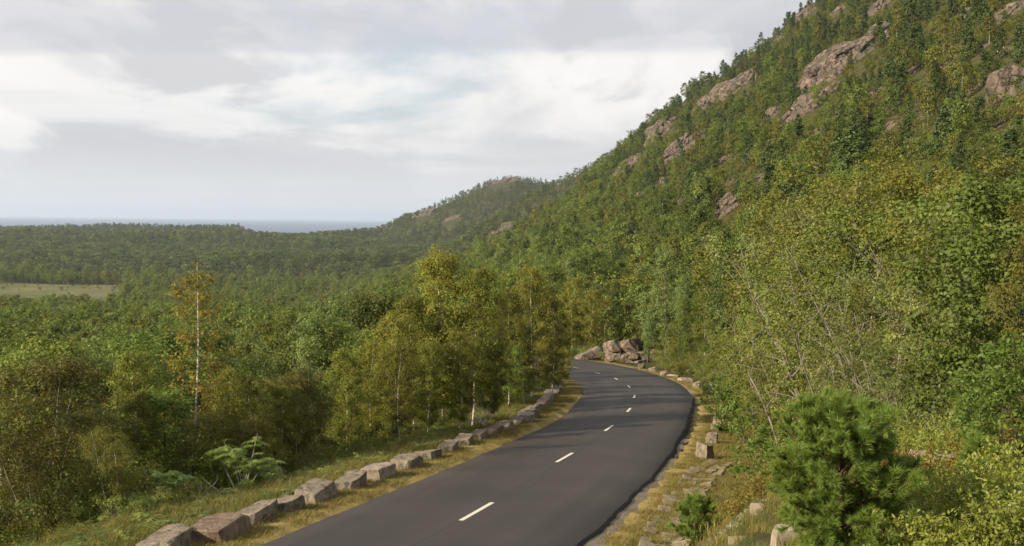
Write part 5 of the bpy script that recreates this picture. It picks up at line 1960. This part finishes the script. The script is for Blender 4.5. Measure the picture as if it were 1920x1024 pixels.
def lichen():
    rg = np.random.default_rng(3)
    P = hit(1350, 1010, 5, 60)
    g = Geo()
    for _ in range(150):
        c = P[:2] + rg.normal(0, 1, 2) * np.array([0.55, 0.5])
        z = tz(c[0], c[1])
        r = rg.uniform(0.03, 0.085)
        n = 26
        D = unit(rg.normal(0, 1, (n, 3)) * np.array([1, 1, 0.7]) + np.array([0, 0, 0.5]))
        C = np.array([c[0], c[1], z + 0.02]) + D * r * rg.uniform(0.6, 1.1, n)[:, None]
        V, f = leaf_quads(C, 0.05, rg, 0, 0.5, 0.9)
        g.add(V, f)
    link('lichen', g.mesh('lichen', [M_LICHEN]), label='pale cream-green lichen cushions on the grass near the bottom edge', cat='lichen', kind='stuff')


lichen()


# ------------------------------------------------------------------ sumac and dead branches on the left bank
def sumac(px, pytop, y, w, seed, label, nst=6, fr=11):
    rg = np.random.default_rng(seed)
    P = at(px, pytop, y)
    z = tz(P[0], y)
    h = float(P[2] - z)
    e = link('sumac_shrub', None, None, (P[0], y, z), label, 'shrub', 'sumac bushes behind the guard stones')
    wood, fol = Geo(), Geo()
    for s in range(nst):
        az = rg.uniform(0, 6.28)
        sp = w * 0.5 * rg.uniform(0.3, 1.0)
        tip = np.array([math.cos(az) * sp, math.sin(az) * sp, h * rg.uniform(0.72, 0.98) - 0.15])
        mid = tip * np.array([0.35, 0.35, 0.45]) + rg.normal(0, 0.12, 3)
        Q = spline(np.array([(0, 0, -0.1), mid, tip]), 8)
        wood.tube(Q, 0.035 * np.linspace(1, 0.35, 8), 5)
        for f in range(fr):
            a2 = f * 2.4 + rg.uniform(-0.3, 0.3)
            el = rg.uniform(0.05, 0.8)
            b = Q[-1] - (Q[-1] - Q[-3]) * rg.uniform(0, 1)
            pinnate(fol, b, (math.cos(a2) * math.cos(el), math.sin(a2) * math.cos(el), math.sin(el)), rg.uniform(0.4, 0.62), 9, 0.15, rg, 0.5)
    link('trunk', wood.mesh('trunk', [M_DEAD_WOOD], True), e)
    link('crown', fol.mesh('crown', [M_SUMAC_LEAF]), e)


sumac(455, 815, 36, 2.6, 41, 'bright green sumac bush with drooping leaves on a bent grey stem', 7, 12)
sumac(300, 865, 34, 1.7, 42, 'smaller bluish green sumac bush left of the bright one', 6, 11)
sumac(255, 915, 31, 1.4, 43, 'lowest sumac bush hanging over the dark brush', 5, 10)
sumac(205, 1000, 29, 1.2, 44, 'sumac clump at the bottom edge left of the first guard stone', 5, 10)
sumac(505, 860, 37, 1.2, 45, 'small sumac bush right of the bent grey stem', 4, 9)


def dead_branch(px, py, y, seed, label, ln=1.6, n=6):
    rg = np.random.default_rng(seed)
    P = at(px, py, y)
    z = max(tz(P[0], y), P[2] - 0.5)
    g = Geo()
    for k in range(n):
        az = rg.uniform(0, 6.28)
        Q = curve_pts((rg.normal(0, 0.1), rg.normal(0, 0.1), -0.2), (math.cos(az), math.sin(az), rg.uniform(0.1, 0.9)), ln * rg.uniform(0.6, 1.0), 8, 0.28, rg)
        g.tube(Q, 0.03 * np.linspace(1, 0.3, 8), 5)
        for q in range(3):
            j = rg.integers(2, 7)
            R = curve_pts(Q[j], unit(rg.normal(0, 1, 3) + np.array([0, 0, 0.3])), ln * 0.4, 5, 0.3, rg)
            g.tube(R, 0.014 * np.linspace(1, 0.4, 5), 4)
    link('dead_branch', g.mesh('dead_branch', [M_DEAD_WOOD], True), None, (P[0], y, z), label, 'branch', 'bleached dead wood on the bank')


dead_branch(365, 945, 32.5, 51, 'bleached twisted dead branches beside the sumac bush')
dead_branch(335, 930, 33.5, 52, 'grey fallen twigs left of the bleached branches', 1.3, 5)
dead_branch(430, 905, 35.0, 53, 'thin bleached branch lying towards the bent sumac stem', 1.2, 3)
dead_branch(905, 770, 53.0, 54, 'grey dead sticks leaning below the roadside birches', 1.8, 4)


# ------------------------------------------------------------------ labels of the trees by what they stand beside
def label_trees():
    def zone(kind, px, y, x):
        z = tz(x, y)
        if px < 1065 and y < 62:
            return 'left_front', 'behind the guard stones'
        if y < 112 and px < 1065:
            return 'left_mid', 'in the wood below the road'
        if y < 175 and 1060 < px < 1420:
            return 'bend', 'around the outside of the bend'
        if px >= 1380 and y < 80:
            return 'right', 'on the bank right of the road'
        if px < 880:
            if y < 160:
                return 'valley1', 'in the second belt of valley wood'
            return 'valley2', 'in the deeper valley wood'
        if px < 1065 and y < 190:
            return 'valley3', 'behind the tall roadside birches'
        if z < 66:
            return 'foot', 'at the mountain foot'
        if px > 1640:
            return 'mt_right', 'on the near mountainside above the bank trees'
        if z < 95:
            return 'mt_low', 'on the lower mountainside'
        return 'mt_high', 'on the upper mountainside'
    cells = {}
    for t in TREES:
        e, kind, px, y, h, x = t
        k, ph = zone(kind, px, y, x)
        cells.setdefault((k, ph, ADJ[kind]), []).append(t)
    for (k, ph, adj), ts in cells.items():
        ts.sort(key=lambda t: t[2])
        n = len(ts)
        for i_, t in enumerate(ts):
            e = t[0]
            if n == 1:
                lab = f'{adj} {ph}'
            elif i_ == 0:
                lab = f'{adj} {ph}, leftmost of them'
            elif i_ == n - 1:
                lab = f'{adj} {ph}, rightmost of them'
            else:
                lab = f'{adj} {ph}, {ordinal(i_ + 1)} from left'
            e['label'] = lab
            e['group'] = {'left_front': 'trees behind the guard stones', 'right': 'trees on the right bank', 'bend': 'trees at the bend'}.get(k, 'mountain trees' if k.startswith('mt') or k == 'foot' else 'valley trees')


label_trees()


# ------------------------------------------------------------------ air
def build_haze():
    x0, x1, y0, y1, z0, z1 = -46000, 46000, -21000, 61000, -40.0, 330.0
    V = [(x, y, z) for z in (z0, z1) for y in (y0, y1) for x in (x0, x1)]
    Fc = [(0, 2, 3, 1), (4, 5, 7, 6), (0, 1, 5, 4), (2, 6, 7, 3), (0, 4, 6, 2), (1, 3, 7, 5)]
    m, N, L = new_mat('haze_air')
    out = N('ShaderNodeOutputMaterial')
    v = N('ShaderNodeVolumePrincipled')
    v.inputs['Color'].default_value = (0.72, 0.84, 1.0, 1)
    v.inputs['Density'].default_value = 0.00005
    v.inputs['Anisotropy'].default_value = 0.25
    L(v.outputs[0], out.inputs['Volume'])
    link('haze', mesh_np('haze', V, [(Fc, 0)], [m]), kind='stuff')


build_haze()
